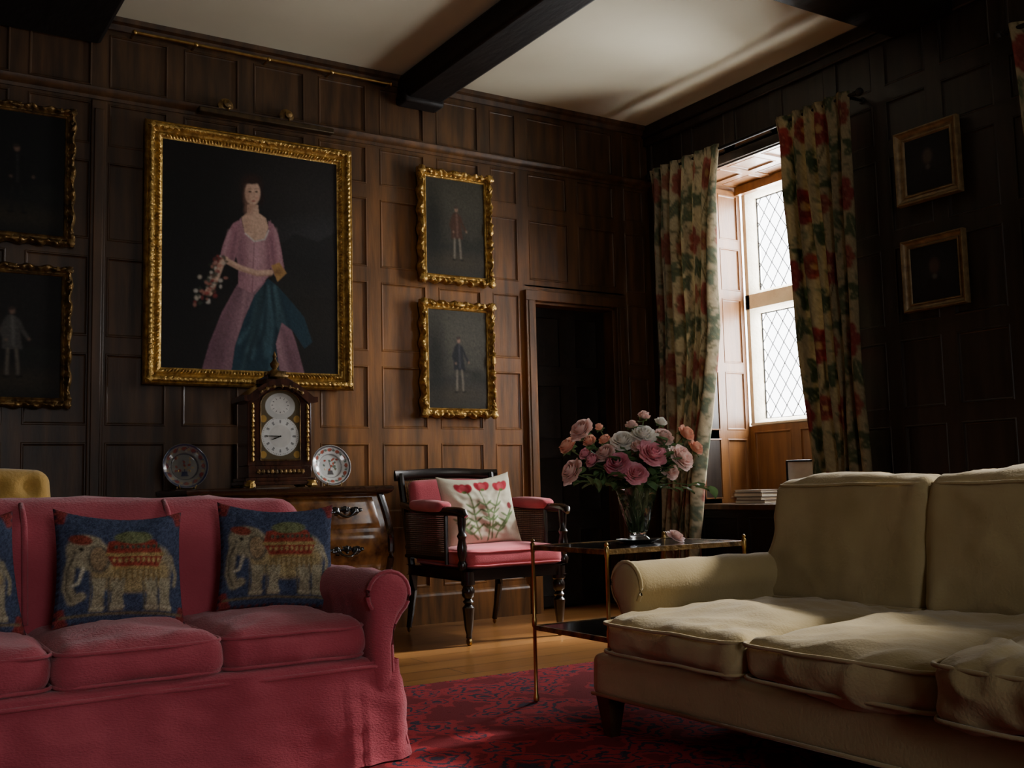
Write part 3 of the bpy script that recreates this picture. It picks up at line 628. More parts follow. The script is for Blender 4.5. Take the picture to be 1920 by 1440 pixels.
for x in(-.45,0,.45):
    g.tube([(x,.128+(z-.2)*.16-(.024 if z<.7 else .024-(z-.7)*.3)+(0 if z<.72 else (z-.72)**2*11),z+.012) for z in np.linspace(.42,.79,14)],.009)
obj('back',g,M_red,parent=rs,sharp=180)
for sg in(1,-1): arm(rs,M_red,sg*.90,sg,-.44,.40,.498,.070,.056,.04,flare=.03)
for k in range(4):
    x0=-.9+.45*k;cushion('seat_cushion',rs,M_red,x0+.003,x0+.447,-.42+.012*(k%2),.2,.30,.422,k*3.3,puff=.028,wr=.014,n=30,fold=.005)
def elephant():
    P=Pt(190,190,-.92,-.92,.92,.92,(76,84,108))
    for s in(-1,1):
        for t in(-1,1): P.poly([(s*1,t*1),(s*.66,t*1),(s*.76,t*.84),(s*.82,t*.66),(s*1,t*.64)],(142,62,60))
    for k in range(-9,10): 
        for e_ in(-.93,.93): P.ell(k*.11,e_,.035,.04,(130,66,62));P.ell(e_,k*.11,.04,.035,(62,54,68))
    gy=(168,156,128);gd=(112,104,90);go=(176,150,100)
    P.ell(.12,-.02,.62,.44,gy);P.ell(-.52,-.22,.30,.30,gy);P.ell(.1,.12,.6,.35,go,.7)
    for x in(-.38,-.12,.38,.60): P.poly([(x-.09,.2),(x+.12,.2),(x+.08,.52),(x+.10,.74),(x-.09,.74),(x-.07,.5)],gy);P.line([(x-.08,.68),(x+.09,.68)],.04,(190,178,150));P.line([(x-.12,.2),(x-.10,.72)],.03,gd)
    P.line([(-.70,-.22),(-.78,.05),(-.80,.35),(-.72,.55),(-.62,.5)],.14,gy);P.line([(-.70,-.22),(-.80,.05),(-.82,.35),(-.74,.55)],.03,gd);P.line([(-.6,.05),(-.66,.28),(-.74,.32)],.05,(206,196,172))
    P.ell(-.38,-.12,.16,.24,gd);P.ell(-.38,-.12,.12,.20,(162,136,104));P.ell(-.62,-.26,.03,.03,(30,26,26));P.ell(-.62,-.42,.16,.08,(150,74,60))
    P.poly([(-.22,-.44),(.1,-.52),(.46,-.46),(.6,-.2),(.52,.02),(-.18,.02),(-.28,-.2)],(154,68,56));P.line([(-.26,-.2),(.58,-.2)],.06,(180,152,98));P.line([(-.18,.04),(.54,.04)],.05,(180,152,98))
    for k in range(9): P.line([(-.16+k*.085,.06),(-.16+k*.085,.24)],.03,(140,114,74));P.ell(-.16+k*.085,-.1,.025,.04,(188,160,106));P.ell(-.12+k*.08,-.34,.025,.04,(78,94,78))
    P.ell(.15,-.52,.28,.12,(120,124,88));P.line([(.72,-.15),(.80,.15),(.76,.34)],.05,gy);P.line([(-.85,.78),(.85,.78)],.035,(130,114,86));P.blur(3);P.mottle(.24,9,0);return P
EL=elephant()
def pillow(name,P,m,w,h,t,loc,rot,label,cat='cushion',group=None,seed=0,pinch=.07):
    g=G();n=90;cols=[];k_=P.d[2]
    for s in(-1,1):
        def fn(a,b_,s=s):
            x=a*2-1;z=b_*2-1
            q=(max(0,1-x*x)*max(0,1-z*z))**.42
            px=x*(1-pinch*(1-z*z));pz=z*(1-pinch*(1-x*x))
            wr=(.014*mn.noise(Vector((x*2.2+seed,z*2.2,s)))+.006*mn.noise(Vector((x*6+seed,z*6,s))))*q
            c=P.samp(x*k_,-z*k_);cols.append(c if s<0 else c*.6)
            sag=-.02*(1-x*x)
            return (px*w/2,s*(t/2*q)+wr,pz*h/2+sag*(z+1)/2)
        g.grid(fn,n,n)
    o=obj(name,g,m,loc=loc,rot=rot,colors=np.array(cols),sharp=180,label=label,cat=cat,group=group);return o
pillow('throw_cushion',EL,M_needle,.40,.375,.13,(-4.275,-2.465,.61),(-.30,.06,.05),'blue needlepoint cushion with an elephant on the red sofa',group='elephant cushions on the sofa',seed=1)
pillow('throw_cushion',EL,M_needle,.40,.37,.13,(-3.76,-2.455,.62),(-.30,.05,-.15),'blue needlepoint elephant cushion near the sofa arm, in shade',group='elephant cushions on the sofa',seed=5)
pillow('throw_cushion',EL,M_needle,.40,.38,.13,(-4.76,-2.48,.605),(-.28,-.05,.12),'blue needlepoint elephant cushion resting on the red sofa',group='elephant cushions on the sofa',seed=9)
# ---------------------------------------------------------------- YELLOW SOFA
ysf=empty('sofa',(-2.335,-4.10,RZ),'khaki linen sofa with loose cushions and low curved arm','sofa',rot=(0,0,-pi/2))
g=G();g.rbox(-1.035,1.035,-.57,.5,.125,.275,r=.035,n=30,wr=.006,seed=2);g.tube([(-1.02,-.574,.14),(1.02,-.574,.14)],.006)
obj('sofa_base',g,M_yel,parent=ysf,sharp=180)
g=G();g.rbox(-1.0,1.0,.36,.56,.12,.76,r=.07,n=24,wr=.004,seed=8,fn=leanr(.12,.2));obj('back',g,M_yel,parent=ysf,sharp=180)
for sg in(-1,1): arm(ysf,M_yel,sg*.945,sg,-.43,.5,.480,.078,.060,.13,flare=.0)
for k in range(3):
    x0=-.945+.63*k
    cushion('seat_cushion',ysf,M_yel,x0+.003,x0+.627,-.60-(.045 if k==2 else 0),.26,.27,.395+(.03 if k==2 else 0),k*5.1+1,puff=.036 if k<2 else .05,wr=.024 if k<2 else .035,r=.05,n=44,fold=.006 if k<2 else .018)
    def btf(x,y,z,k=k):
        if k==0: x-=.05*max(0,1-(z-.385)/.4)*(1 if x<-.63 else 0)*((-.63-x)/.32 if x<-.63 else 0)
        return (x,y+(z-.4)*.16,z)
    cushion('back_cushion',ysf,M_yel,x0+.003-(.03 if k==0 else 0),x0+.627,.20,.37,.385,.820-.002*k,k*4.1+2,puff=.020,wr=.016,r=.045,n=38,fold=.005,tf=btf)
for (x,y) in((-.99,-.52),(.99,-.52),(-.99,.45),(.99,.45)):
    g=G()
    def lf(a,t,x=x,y=y): return (x+(.020+.018*t)*1.3*math.cos(2*pi*a+pi/4),y+(.020+.018*t)*1.3*math.sin(2*pi*a+pi/4),.13*t)
    g.grid(lf,4,5,cu=True);g.f.append((0,5,10,15));g.m.append(0);obj('leg',g,M_walnutdk,parent=ysf,smooth=False)
# ---------------------------------------------------------------- COMMODE
cm=empty('commode',(-2.995,-.32,0),'bombe burr walnut chest of drawers with black handles','chest of drawers')
def bw(z):
    t=(z-.12)/.72; return .50+.075*math.sin(min(1,max(0,t))*pi*.95)**1.2*(1 if t>.2 else .7)-.03*(1-t)
def bd(z):
    t=(z-.12)/.72; return .23+.06*math.sin(min(1,max(0,t))*pi*.95)-.02*(1-t)
def cfront(x,z):
    w=bw(z);return -(bd(z)+.03*(1-(x/w)**2))
g=G()
def body(a,t):
    z=.12+.70*t;w=bw(z);d=bd(z)
    if a<.25: s=a/.25;return (-w,.28+(-d+.0-.28)*s,z)
    if a<.75:
        s=(a-.25)/.5;x=-w+2*w*s;return (x,cfront(x,z),z)
    s=(a-.75)/.25;return (w,-d+(.28+d)*s,z)
g.grid(body,49,24);obj('body',g,M_walnut,parent=cm,sharp=50)
g=G()
def topring(z,o):
    pts=[]
    for x in np.linspace(-.55-o,.55+o,21): pts.append((x,-.28-o-.035*math.cos(x/.6*pi/2)-.0,z))
    return pts+[(.55+o,.30,z),(-.55-o,.30,z)]
rings=[topring(.815,-.01),topring(.825,.01),topring(.84,.02),topring(.855,.02),topring(.862,.008)];n=len(rings[0])
v=[p for r_ in rings for p in r_];f=[(i*n+j,i*n+(j+1)%n,(i+1)*n+(j+1)%n,(i+1)*n+j) for i in range(4) for j in range(n)]+[tuple(range(n)),tuple(range(4*n,5*n))]
g.add(v,f);obj('top',g,M_walnutdk,parent=cm,sharp=40)
for (za,zb) in((.63,.80),(.40,.61),(.17,.38)):
    g=G()
    g.grid(lambda a,t:((lambda z:((lambda x:(x,cfront(x,z)-.010*(1 if 0<a<1 and 0<t<1 else 0),z))((bw(z)-.06)*(a*2-1))))(za+(zb-za)*t)),30,12)
    d=obj('drawer',g,M_walnut,parent=cm,sharp=60)
    for hx in(-.28,.28):
        z=(za+zb)/2;y=cfront(hx,z)-.012;g=G()
        g.tube([(hx-.055+.11*t,y-.022*math.sin(pi*t)-.005,z-.028*math.sin(pi*t)+.01) for t in np.linspace(0,1,11)],.006)
        for s in(-1,1):
            lump(g,(hx+s*.055,y,z+.012),.022,s,sc=(1.1,.5,1));lump(g,(hx+s*.085,y,z+.016),.013,s,sc=(1.2,.5,.8))
        lump(g,(hx,y+.003,z+.02),.022,3,sc=(1.4,.4,.8));g.ball((hx,y-.004,z+.0),.006)
        obj('handle',g,M_black,parent=d)
for s in(-1,1):
    g=G();g.tube([(s*(bw(z)-.004),-bd(z)-.002,z) for z in np.linspace(.0,.82,24)],[.02+(.012 if z<.1 else 0) for z in np.linspace(0,.82,24)],n=8);obj('corner_mount',g,M_walnutdk,parent=cm)
    g=G();g.box(s*.5-.03,s*.5+.03,.2,.27,0,.13);obj('leg',g,M_walnutdk,parent=cm)
# ---------------------------------------------------------------- CLOCK
CZ=.862
ck=empty('bracket_clock',(-2.995,-.30,CZ),'mahogany bracket clock with gilt mounts and arched white dial','clock')
g=G();g.box(-.21,.21,-.11,.11,.015,.035);g.box(-.20,.20,-.105,.105,.035,.055);g.box(-.18,.18,-.09,.09,.055,.12)
def archplate(g,hw,z0,zs_,ah,y0,y1,mi=0,n=16):
    pts=[(-hw,z0),(hw,z0),(hw,zs_)]+[(hw*math.cos(t),zs_+ah*math.sin(t)) for t in np.linspace(0,pi,n)[1:-1]]+[(-hw,zs_)]
    m=len(pts);v=[(x,y,z) for y in(y0,y1) for x,z in pts];g.add(v,[(i,(i+1)%m,m+(i+1)%m,m+i) for i in range(m)]+[tuple(range(m)),tuple(range(m,2*m))],mi)
archplate(g,.182,.12,.46,.09,-.085,.085)
obj('case',g,M_mahog,parent=ck,bevel=.004,sharp=35)
g=G();
pts=[(-.21,.47),(-.21,.50)]+[(-.185+.37*t,.50+.095*math.sin(pi*t)) for t in np.linspace(0,1,14)]+[(.21,.50),(.21,.47),(.182,.465)]+[(.155-.31*t,.465+.085*math.sin(pi*t)) for t in np.linspace(0,1,14)]+[(-.182,.465)]
m=len(pts);v=[(x,y,z) for y in(-.115,.1) for x,z in pts];g.add(v,[(i,(i+1)%m,m+(i+1)%m,m+i) for i in range(m)]+[tuple(range(m)),tuple(range(m,2*m))])
g.lathe([(.11,.57),(.105,.595),(.07,.61),(.045,.63),(.03,.645),(0,.65)],n=24,tf=lambda x,y,z:(x,y*.7,z))
obj('hood',g,M_mahog,parent=ck,sharp=35)
g=G();g.lathe([(0,.64),(.03,.645),(.012,.66),(.022,.675),(.026,.69),(.012,.705),(.008,.72),(.012,.73),(.003,.755),(0,.76)],n=14)
for q in range(8): lump(g,(.045*math.cos(q*pi/4),.03*math.sin(q*pi/4),.63),.016,q)
lump(g,(0,-.06,.62),.035,2,sc=(1.6,.9,.7));obj('finial',g,M_golddk,parent=ck)
for s in(-1,1):
    g=G();g.tube([(s*.156,-.09,.15),(s*.156,-.09,.46)],.005)
    for q in range(12): lump(g,(s*.156,-.094,.155+q*.026),.0095,q+s,sc=(.9,.7,1.4))
    obj('gilt_column',g,M_gold,parent=ck)
    for yy_ in(-.1,.08):
        g=G();lump(g,(s*.175,yy_,.02),.028,s,sc=(1.1,1,.8));obj('gilt_foot',g,M_gold,parent=ck)
g=G();g.tube([(.112*math.cos(t),-.092,.455+.078*math.sin(t)) for t in np.linspace(0,pi,16)],.003);g.tube([(-.112,-.092,.15),(.112,-.092,.15)],.003)
for s in(-1,1): g.tube([(s*.112,-.092,.15),(s*.112,-.092,.455)],.003)
obj('dial_surround',g,M_golddk,parent=ck)
g=G();g.tube([(-.13,-.093,.088),(.13,-.093,.088)],.004)
for q in range(-5,6): lump(g,(q*.025,-.096,.088),.012,q)
obj('gilt_fret',g,M_golddk,parent=ck)
g=G();g.tube([(.14*math.cos(t),-.118,.475+.078*math.sin(t)) for t in np.linspace(.6,pi-.6,16)],.004)
for q in range(7):
    t=.6+(pi-1.2)*q/6;lump(g,(.14*math.cos(t),-.118,.475+.078*math.sin(t)),.010,q)
obj('gilt_crest',g,M_golddk,parent=ck)
D=Pt(160,280,-.115,-.0,.115,.40,(104,92,70))
cz0=.26
D.ell(0,cz0,.106,.106,(232,232,226),soft=.03);D.ell(0,cz0,.062,.062,(222,220,212),soft=.05)
for k in range(12):
    a=k*pi/6
    for o in(-.05,0,.05):
        D.line([(.072*math.sin(a+o),cz0-.072*math.cos(a+o)),(.088*math.sin(a+o),cz0-.088*math.cos(a+o))],.0026,(70,68,70))
for k in range(60):
    a=k*pi/30;D.line([(.097*math.sin(a),cz0-.097*math.cos(a)),(.101*math.sin(a),cz0-.101*math.cos(a))],.002,(80,76,76))
D.ell(0,.095,.085,.072,(206,206,200),soft=.04);D.ell(0,.09,.055,.048,(228,226,218),soft=.04)
for k in range(12):
    a=k*pi/6;D.line([(.040*math.sin(a),.09-.036*math.cos(a)),(.049*math.sin(a),.09-.043*math.cos(a))],.003,(60,56,56))
for x,y in((-.095,.165),(.095,.165),(-.095,.36),(.095,.36)): D.ell(x,y,.018,.02,(190,150,80))
g=G();cols=[]
def df(a,t):
    x=(a*2-1)*.110;lim=.455+.075*math.sqrt(max(0,1-(x/.112)**2));z=.155+t*(lim-.155)
    cols.append(D.samp(x,.53-z+.01));return (x,-.088,z)
g.grid(df,120,200)
obj('dial',g,M_china,parent=ck,colors=np.array(cols))
hz=.53+.01-cz0
for (a,L_,w) in((-1.55,.082,.0024),(-1.95,.055,.003)):
    g=G();g.tube([(0,-.093,hz),(L_*.6*math.sin(a),-.093,hz+L_*.6*math.cos(a)),(L_*math.sin(a),-.093,hz+L_*math.cos(a))],[w,w*1.3,w*.3],n=6);g.ball((0,-.093,hz),.005);obj('clock_hand',g,M_black,parent=ck)
# ---------------------------------------------------------------- PLATES
def plate(loc,bg,cols3,label,r=.123):
    P=Pt(150,150,-1,-1,1,1,bg);R=random.Random(int(r*1000)+bg[0])
    P.ell(0,0,.98,.98,cols3[0],soft=.02);P.ell(0,0,.9,.9,bg,soft=.03)
    for k in range(12):
        a=k*pi/6;P.ell(.78*math.cos(a),.78*math.sin(a),.12,.08,cols3[1],ang=a+1.57);P.ell(.78*math.cos(a+.26),.78*math.sin(a+.26),.06,.06,cols3[2]);P.line([(.7*math.cos(a),.7*math.sin(a)),(.86*math.cos(a+.2),.86*math.sin(a+.2))],.03,cols3[0])
    P.line([(.58*math.cos(t),.58*math.sin(t)) for t in np.linspace(0,6.3,40)],.02,cols3[0])
    P.poly([(-.16,.42),(.16,.42),(.11,.2),(-.11,.2)],cols3[0]);P.line([(0,.2),(.03,0),(-.04,-.3)],.04,cols3[0])
    for k in range(14): P.ell(R.uniform(-.38,.38),R.uniform(-.42,.18),.07,.05,R.choice(cols3[1:]),ang=R.random()*3)
    P.blur(1)
    e=empty('plate',loc,label,'plate',rot=(-.22,0,0))
    g=G();cols=[];pr=[(0,.012),(.3,.012),(.55,.01),(.62,0.0),(.8,-.008),(.97,-.018),(1,-.017)]
    def fn(a,t):
        rr=t;y=float(np.interp(rr,[p[0] for p in pr],[p[1] for p in pr]));c=P.samp(rr*math.cos(2*pi*a),-rr*math.sin(2*pi*a));cols.append(c);return (r*rr*math.cos(2*pi*a),y,r+r*rr*math.sin(2*pi*a))
    g.grid(fn,110,60,cu=True);m_=obj('dish',g,M_china,parent=e,colors=np.array(cols),sharp=180);s=m_.modifiers.new('s','SOLIDIFY');s.thickness=.005
    g=G()
    for sx in(-1,1): g.tube([(sx*.045,-.034,.02),(sx*.04,-.03,.002),(sx*.04,.03,.002),(sx*.03,.035,.1)],.003)
    g.tube([(-.04,.03,0.002),(.04,.03,0.002)],.003)
    obj('stand',g,M_brass,parent=e,rot=(.22,0,0))
plate((-3.48,-.30,CZ+.004),(118,114,110),[(52,54,80),(122,62,56),(142,120,92)],'dark blue and rust patterned china plate on a stand',r=.122)
plate((-2.655,-.30,CZ+.004),(246,245,240),[(110,104,106),(208,110,86),(126,146,128)],'white china plate with red and green floral pattern',r=.118)
# ---------------------------------------------------------------- MUSTARD CHAIR
mc=empty('button_back_chair',(-4.52,-1.15,0),'mustard button-back upholstered chair standing near panelling','chair')
g=G()
def tuft(x,y,z):
    d=0
    if y<0.25:
        for i in range(-2,3):
            for j in range(4):
                bx=i*.13+(.065 if j%2 else 0);bz=.57+j*.105;d+=.03*math.exp(-((x-bx)**2+(z-bz)**2)/.0012)
    return (x,y+d+(z-.45)*.12,z)
g.rbox(-.28,.28,.18,.32,.35,.955,r=.055,n=54,puff=.015,fn=tuft);obj('backrest',g,M_must,parent=mc,sharp=180)
g=G();g.rbox(-.29,.29,-.3,.3,.24,.44,r=.06,n=16,puff=.02);obj('seat',g,M_must,parent=mc,sharp=180)
for x,y in((-.25,-.25),(.25,-.25),(-.25,.25),(.25,.25)):
    g=G();g.lathe([(.012,0),(.018,.05),(.026,.2),(.028,.26)],c=(x,y,0),n=12);obj('leg',g,M_mahog,parent=mc)
# ---------------------------------------------------------------- ARMCHAIR
ac=empty('armchair',(-1.868,-.64,0),'ebonised cane armchair with rose pink seat and turned legs','armchair')
HW=.325;FY=-.36;BY=.33
turn=[(.004,.035),(.017,.04),(.015,.06),(.022,.085),(.026,.12),(.030,.16),(.034,.2),(.020,.215),(.032,.23),(.020,.245),(.033,.26),(.036,.29),(.028,.31),(.038,.32),(.038,.39),(0,.39)]
for s in(-1,1):
    g=G();g.lathe(turn,c=(s*(HW-.03),FY+.03,0),n=16);L1=obj('leg',g,M_ebon,parent=ac)
    g=G();x=s*(HW-.03);y=FY+.03;g.grid(lambda a,t:(x+.007*(t*2-1),y+.02*math.cos(2*pi*a),.02+.02*math.sin(2*pi*a)),16,3,cu=True);g.f+=[tuple(i*3 for i in range(16)),tuple(i*3+2 for i in range(16))];g.m+=[0,0];g.tube([(x,y,.02),(x,y,.045)],.008);obj('castor',g,M_brass,parent=L1)
    g=G();g.tube([(s*(HW-.03),BY-.02,.39),(s*(HW-.03),BY-.01,.25),(s*(HW-.03),BY+.02,.12),(s*(HW-.03),BY+.05,.03)],[.028,.025,.02,.016],n=8);L2=obj('leg',g,M_ebon,parent=ac)
    g=G();g.ball((s*(HW-.03),BY+.05,.018),.018,sc=(.5,1,1));obj('castor',g,M_brass,parent=L2)
g=G();g.box(-HW,HW,FY,FY+.05,.34,.40);g.box(-HW,HW,BY-.05,BY,.34,.40);g.box(-HW,-HW+.05,FY,BY,.34,.40);g.box(HW-.05,HW,FY,BY,.34,.40);g.box(-HW+.04,HW-.04,FY+.04,BY-.04,.37,.395)
obj('seat_frame',g,M_ebon,parent=ac,bevel=.008)
cushion('seat_cushion',ac,M_pink,-HW+.015,HW-.015,FY-.008,BY-.06,.40,.508,4.4,puff=.018,wr=.005,r=.04)
def bk(x,z,o=0): return (x*(1+.06*(z-.4)),BY-.02+(z-.4)*.22+.04*(1-(x/HW)**2)+o,z)
g=G()
for s in(-1,1): g.tube([bk(s*(HW-.02),z) for z in np.linspace(.38,.93,12)],.021,n=8)
g.tube([bk(x,.50) for x in np.linspace(-HW,HW,18)],.015,n=8)
def tr(a,t):
    x=(a*2-1)*(HW+.02);q=2*pi*t;p=bk(x,.925);return (p[0],p[1]+.014*math.cos(q),p[2]+.034*math.sin(q)+.006*math.cos(x*9))
g.grid(tr,30,10,cv=True)
obj('back_frame',g,M_ebon,parent=ac)
def cane(fn,nu,nv,th=.0022):
    g=G()
    for i in range(nu+1): g.tube([fn(i/nu,t) for t in np.linspace(0,1,6)],th,n=4)
    for j in range(nv+1): g.tube([fn(t,j/nv) for t in np.linspace(0,1,6)],th,n=4)
    return g
obj('cane_panel',cane(lambda a,t:bk(-HW+.03+(2*HW-.06)*a,.51+.40*t),44,34),M_cane,parent=ac)
g=G();g.rbox(-HW+.035,HW-.035,-.04,.04,.49,.885,r=.035,puff=.01,n=18,fn=lambda x,y,z:(x,y+BY-.075+(z-.4)*.22,z));obj('back_cushion',g,M_pink,parent=ac,sharp=180)
for s in(-1,1):
    X=s*(HW+.005);g=G()
    top_=[(X,BY+.04,.745),(X+s*.01,BY-.1,.73),(X+s*.015,0,.718),(X+s*.015,FY+.1,.712),(X+s*.01,FY+.03,.708),(X+s*.005,FY-.012,.700),(X,FY-.026,.684)]
    g.tube(top_,[.02,.023,.025,.026,.027,.024,.012],n=10)
    g.lathe([(.022,.40),(.028,.43),(.018,.45),(.026,.48),(.028,.52),(.02,.56),(.028,.58),(.018,.6),(.023,.64),(.024,.70)],c=(X,FY+.025,0),n=14)
    A=obj('arm',g,M_ebon,parent=ac)
    g=G();g.tube([(X,FY+.20,.42),(X,FY+.20,.70)],.012,n=8);g.tube([(X,FY+.20,.45),(X,BY,.45)],.012,n=8);obj('rail',g,M_ebon,parent=A)
    g=G();g.rbox(-.045,.045,-.20,.17,-.026,.028,r=.024,puff=.008,n=12,fn=lambda x,y,z:(X+x+s*.012,y+.02,z+.740+y*.03));obj('arm_pad',g,M_pink,parent=A,sharp=180)
    obj('cane_panel',cane(lambda a,t:(X,FY+.2+(BY-FY-.2)*a,.45+(.25)*t),40,22,th=.0030),M_cane,parent=A)
PP=Pt(180,180,-1,-1,1,1,(232,226,200))
for (x0,y0,x1,y1) in((-.1,.9,-.45,-.5),(.0,.95,.05,-.6),(.1,.9,.55,-.5),(.3,.9,.8,0),(-.3,.9,-.75,.1)):
    pts=[(x0+(x1-x0)*t+.08*math.sin(t*4+x1*5),y0+(y1-y0)*t) for t in np.linspace(0,1,14)];PP.line(pts,.04,(112,138,92))
    for k in(3,5,7,9): 
        for s in(-1,1): PP.ell(pts[k][0]+s*.10,pts[k][1]-.04,.13,.03,(122,148,100),ang=-s*.7)
for (x,y,r_) in((-.45,-.66,.22),(.08,-.72,.22),(.62,-.64,.22)):
    for dx in(-.5,0,.5): PP.ell(x+dx*r_,y,r_*.5,r_*.7,(184,54,68),ang=dx)
    PP.ell(x,y+.03,r_*.5,r_*.6,(206,84,94));PP.ell(x,y+.12,r_*.3,r_*.2,(100,120,66))
PP.ell(.8,-.02,.07,.10,(150,70,74));PP.ell(-.75,.05,.07,.10,(130,140,90));PP.blur(2)
pillow('throw_cushion',PP,M_linenp,.48,.42,.13,(-1.915,-.68,.712),(-.26,-.05,-.02),'cream cushion printed with red poppies on the armchair',seed=3)
# ---------------------------------------------------------------- TABLE
TX0,TX1,TY0,TY1,TZ=-2.745,-2.075,-2.965,-2.485,.605
tb=empty('side_table',((TX0+TX1)/2,(TY0+TY1)/2,RZ),'brass-legged black-topped side table with a lower shelf','side table')
hx,hy=(TX1-TX0)/2,(TY1-TY0)/2
for nm,z in(('table_top',TZ),('shelf',.30)):
    g=G();g.box(-hx+.01,hx-.01,-hy+.01,hy-.01,z-.014-RZ,z-RZ);t_=obj(nm,g,M_black,parent=tb,bevel=.002)
    g=G();g.box(-hx,hx,-hy,-hy+.012,z-.016-RZ,z+.002-RZ);g.box(-hx,hx,hy-.012,hy,z-.016-RZ,z+.002-RZ);g.box(-hx,-hx+.012,-hy,hy,z-.016-RZ,z+.002-RZ);g.box(hx-.012,hx,-hy,hy,z-.016-RZ,z+.002-RZ);obj('brass_rim',g,M_golddk,parent=t_)
for sx in(-1,1):
    for sy in(-1,1):
        pr=[(.004,0),(.011,.004),(.012,.02),(.0075,.03),(.007,.28),(.010,.285),(.010,.31),(.007,.32),(.007,.565),(.009,.57),(.009,.600),(.006,.605),(.008,.612),(.005,.618),(0,.620)]
        g=G();g.lathe(pr,c=(sx*(hx-.004),sy*(hy-.004),0),n=12);obj('leg',g,M_brass,parent=tb)
VX,VY=-2.37,-2.68
g=G();g.lathe([(0,.004),(.06,.004),(.085,.012),(.088,.014),(.07,.006),(.05,0),(0,0)],n=28)
obj('saucer',g,M_silver,loc=(VX,VY,TZ+.001),label='small dark pewter dish under the glass vase',cat='dish')
ve=empty('vase',(VX,VY,TZ+.008),'clear cut glass vase filled with stems and water','vase')
def vr(z): return float(np.interp(z,[0,.008,.02,.035,.08,.14,.19,.205],[.046,.046,.030,.034,.051,.065,.079,.083]))
g=G()
def vf(a,t):
    z=t*.205;r_=vr(z)*(1+(.035*math.cos(12*2*pi*a+z*60) if .03<z<.18 else 0));return (r_*math.cos(2*pi*a),r_*math.sin(2*pi*a),z)
g.grid(vf,72,26,cu=True)
def vi(a,t):
    z=.205-(.205-.03)*t;r_=max(vr(z)-.005,.001)*(1 if t<1 else .02);return (r_*math.cos(2*pi*a),r_*math.sin(2*pi*a),z)
g.grid(vi,36,20,cu=True)
obj('glass',g,M_glass,parent=ve,sharp=50)
def petalmesh(layers,seed,open_=1.0):
    g=G();r0=random.Random(seed)
    for li in range(layers):
        f=li/(layers-1);n=[2,3,4,5,6,7][min(5,li)];Rl=.22+.78*f
        thm=2.15-(.75+.25*open_)*f
        for k in range(n):
            a0=2*pi*(k+li*.41)/n+r0.uniform(-.2,.2);sp=pi/n*1.45;jr=r0.uniform(.90,1.10);ph=r0.random()*6;jt=r0.uniform(.90,1.08)
            def fn(a,t):
                s=a*2-1
                edge=1-.22*s*s-.03*math.cos(s*6+ph)
                th=thm*jt*t*edge
                wd=sp*min(1,.25+t*1.6)
                an=a0+s*wd
                rr=Rl*jr*math.sin(min(th,2.4))*.95
                z=Rl*jr*(1-math.cos(th))*.62+(1-f)*.62*t+.10
                if t>.75: 
                    q=(t-.75)*4*f*open_;rr+=.16*q;z-=.14*q
                rr*=1+.05*math.sin(s*5+ph)*t
                return (rr*math.cos(an),rr*math.sin(an),z)
            g.grid(fn,9,9)
    return g
def rosemat(n,c,c2): return mat(n,c,c2,rough=.6,ns=3.5,sheen=.2,trans=.3)
RM=[rosemat('rose_pink',(252,196,202),(236,142,162)),rosemat('rose_pale',(253,234,224),(247,200,190)),rosemat('rose_peach',(253,216,188),(247,170,140)),rosemat('rose_white',(253,251,245),(248,240,228)),rosemat('rose_deep',(244,174,188),(222,118,144))]
shapes={}
def shape(kind,mi):
    if (kind,mi) in shapes:return shapes[(kind,mi)]
    if kind=='full': g=petalmesh(6,3+mi)
    elif kind=='half': g=petalmesh(5,9+mi,.5);g.v=[(x*.85,y*.85,z*1.1) for x,y,z in g.v]
    else: g=petalmesh(3,5+mi,.1);g.v=[(x*.75,y*.75,z*1.3) for x,y,z in g.v]
    me=bpy.data.meshes.new('bloom');me.from_pydata(g.v,[],g.f);me.materials.append(RM[mi]);me.polygons.foreach_set('use_smooth',[True]*len(g.f));shapes[(kind,mi)]=me;return me
def leafg(g,p,d,size,up,mi=0):
    d=Vector(d).normalized();s=d.cross(Vector(up));
    if s.length<.05:s=Vector((1,0,0))
    s.normalize();n=s.cross(d)
    def fn(a,t):
        w=(a*2-1)*.44*size*math.sin(pi*min(1,(t**.8)*1.02+.01))**.8;return tuple(Vector(p)+d*t*size+s*w+n*(abs(a*2-1)*.12*size-.25*size*t*t))
    g.grid(fn,5,7,mi)
CN=['pink','pale pink','peach','white','deep pink']
rv=Vector((.8445,-.5356,0));dv=Vector((.5356,.8445,0))
PX=.00222
V0=Vector((VX,VY,TZ+.008))
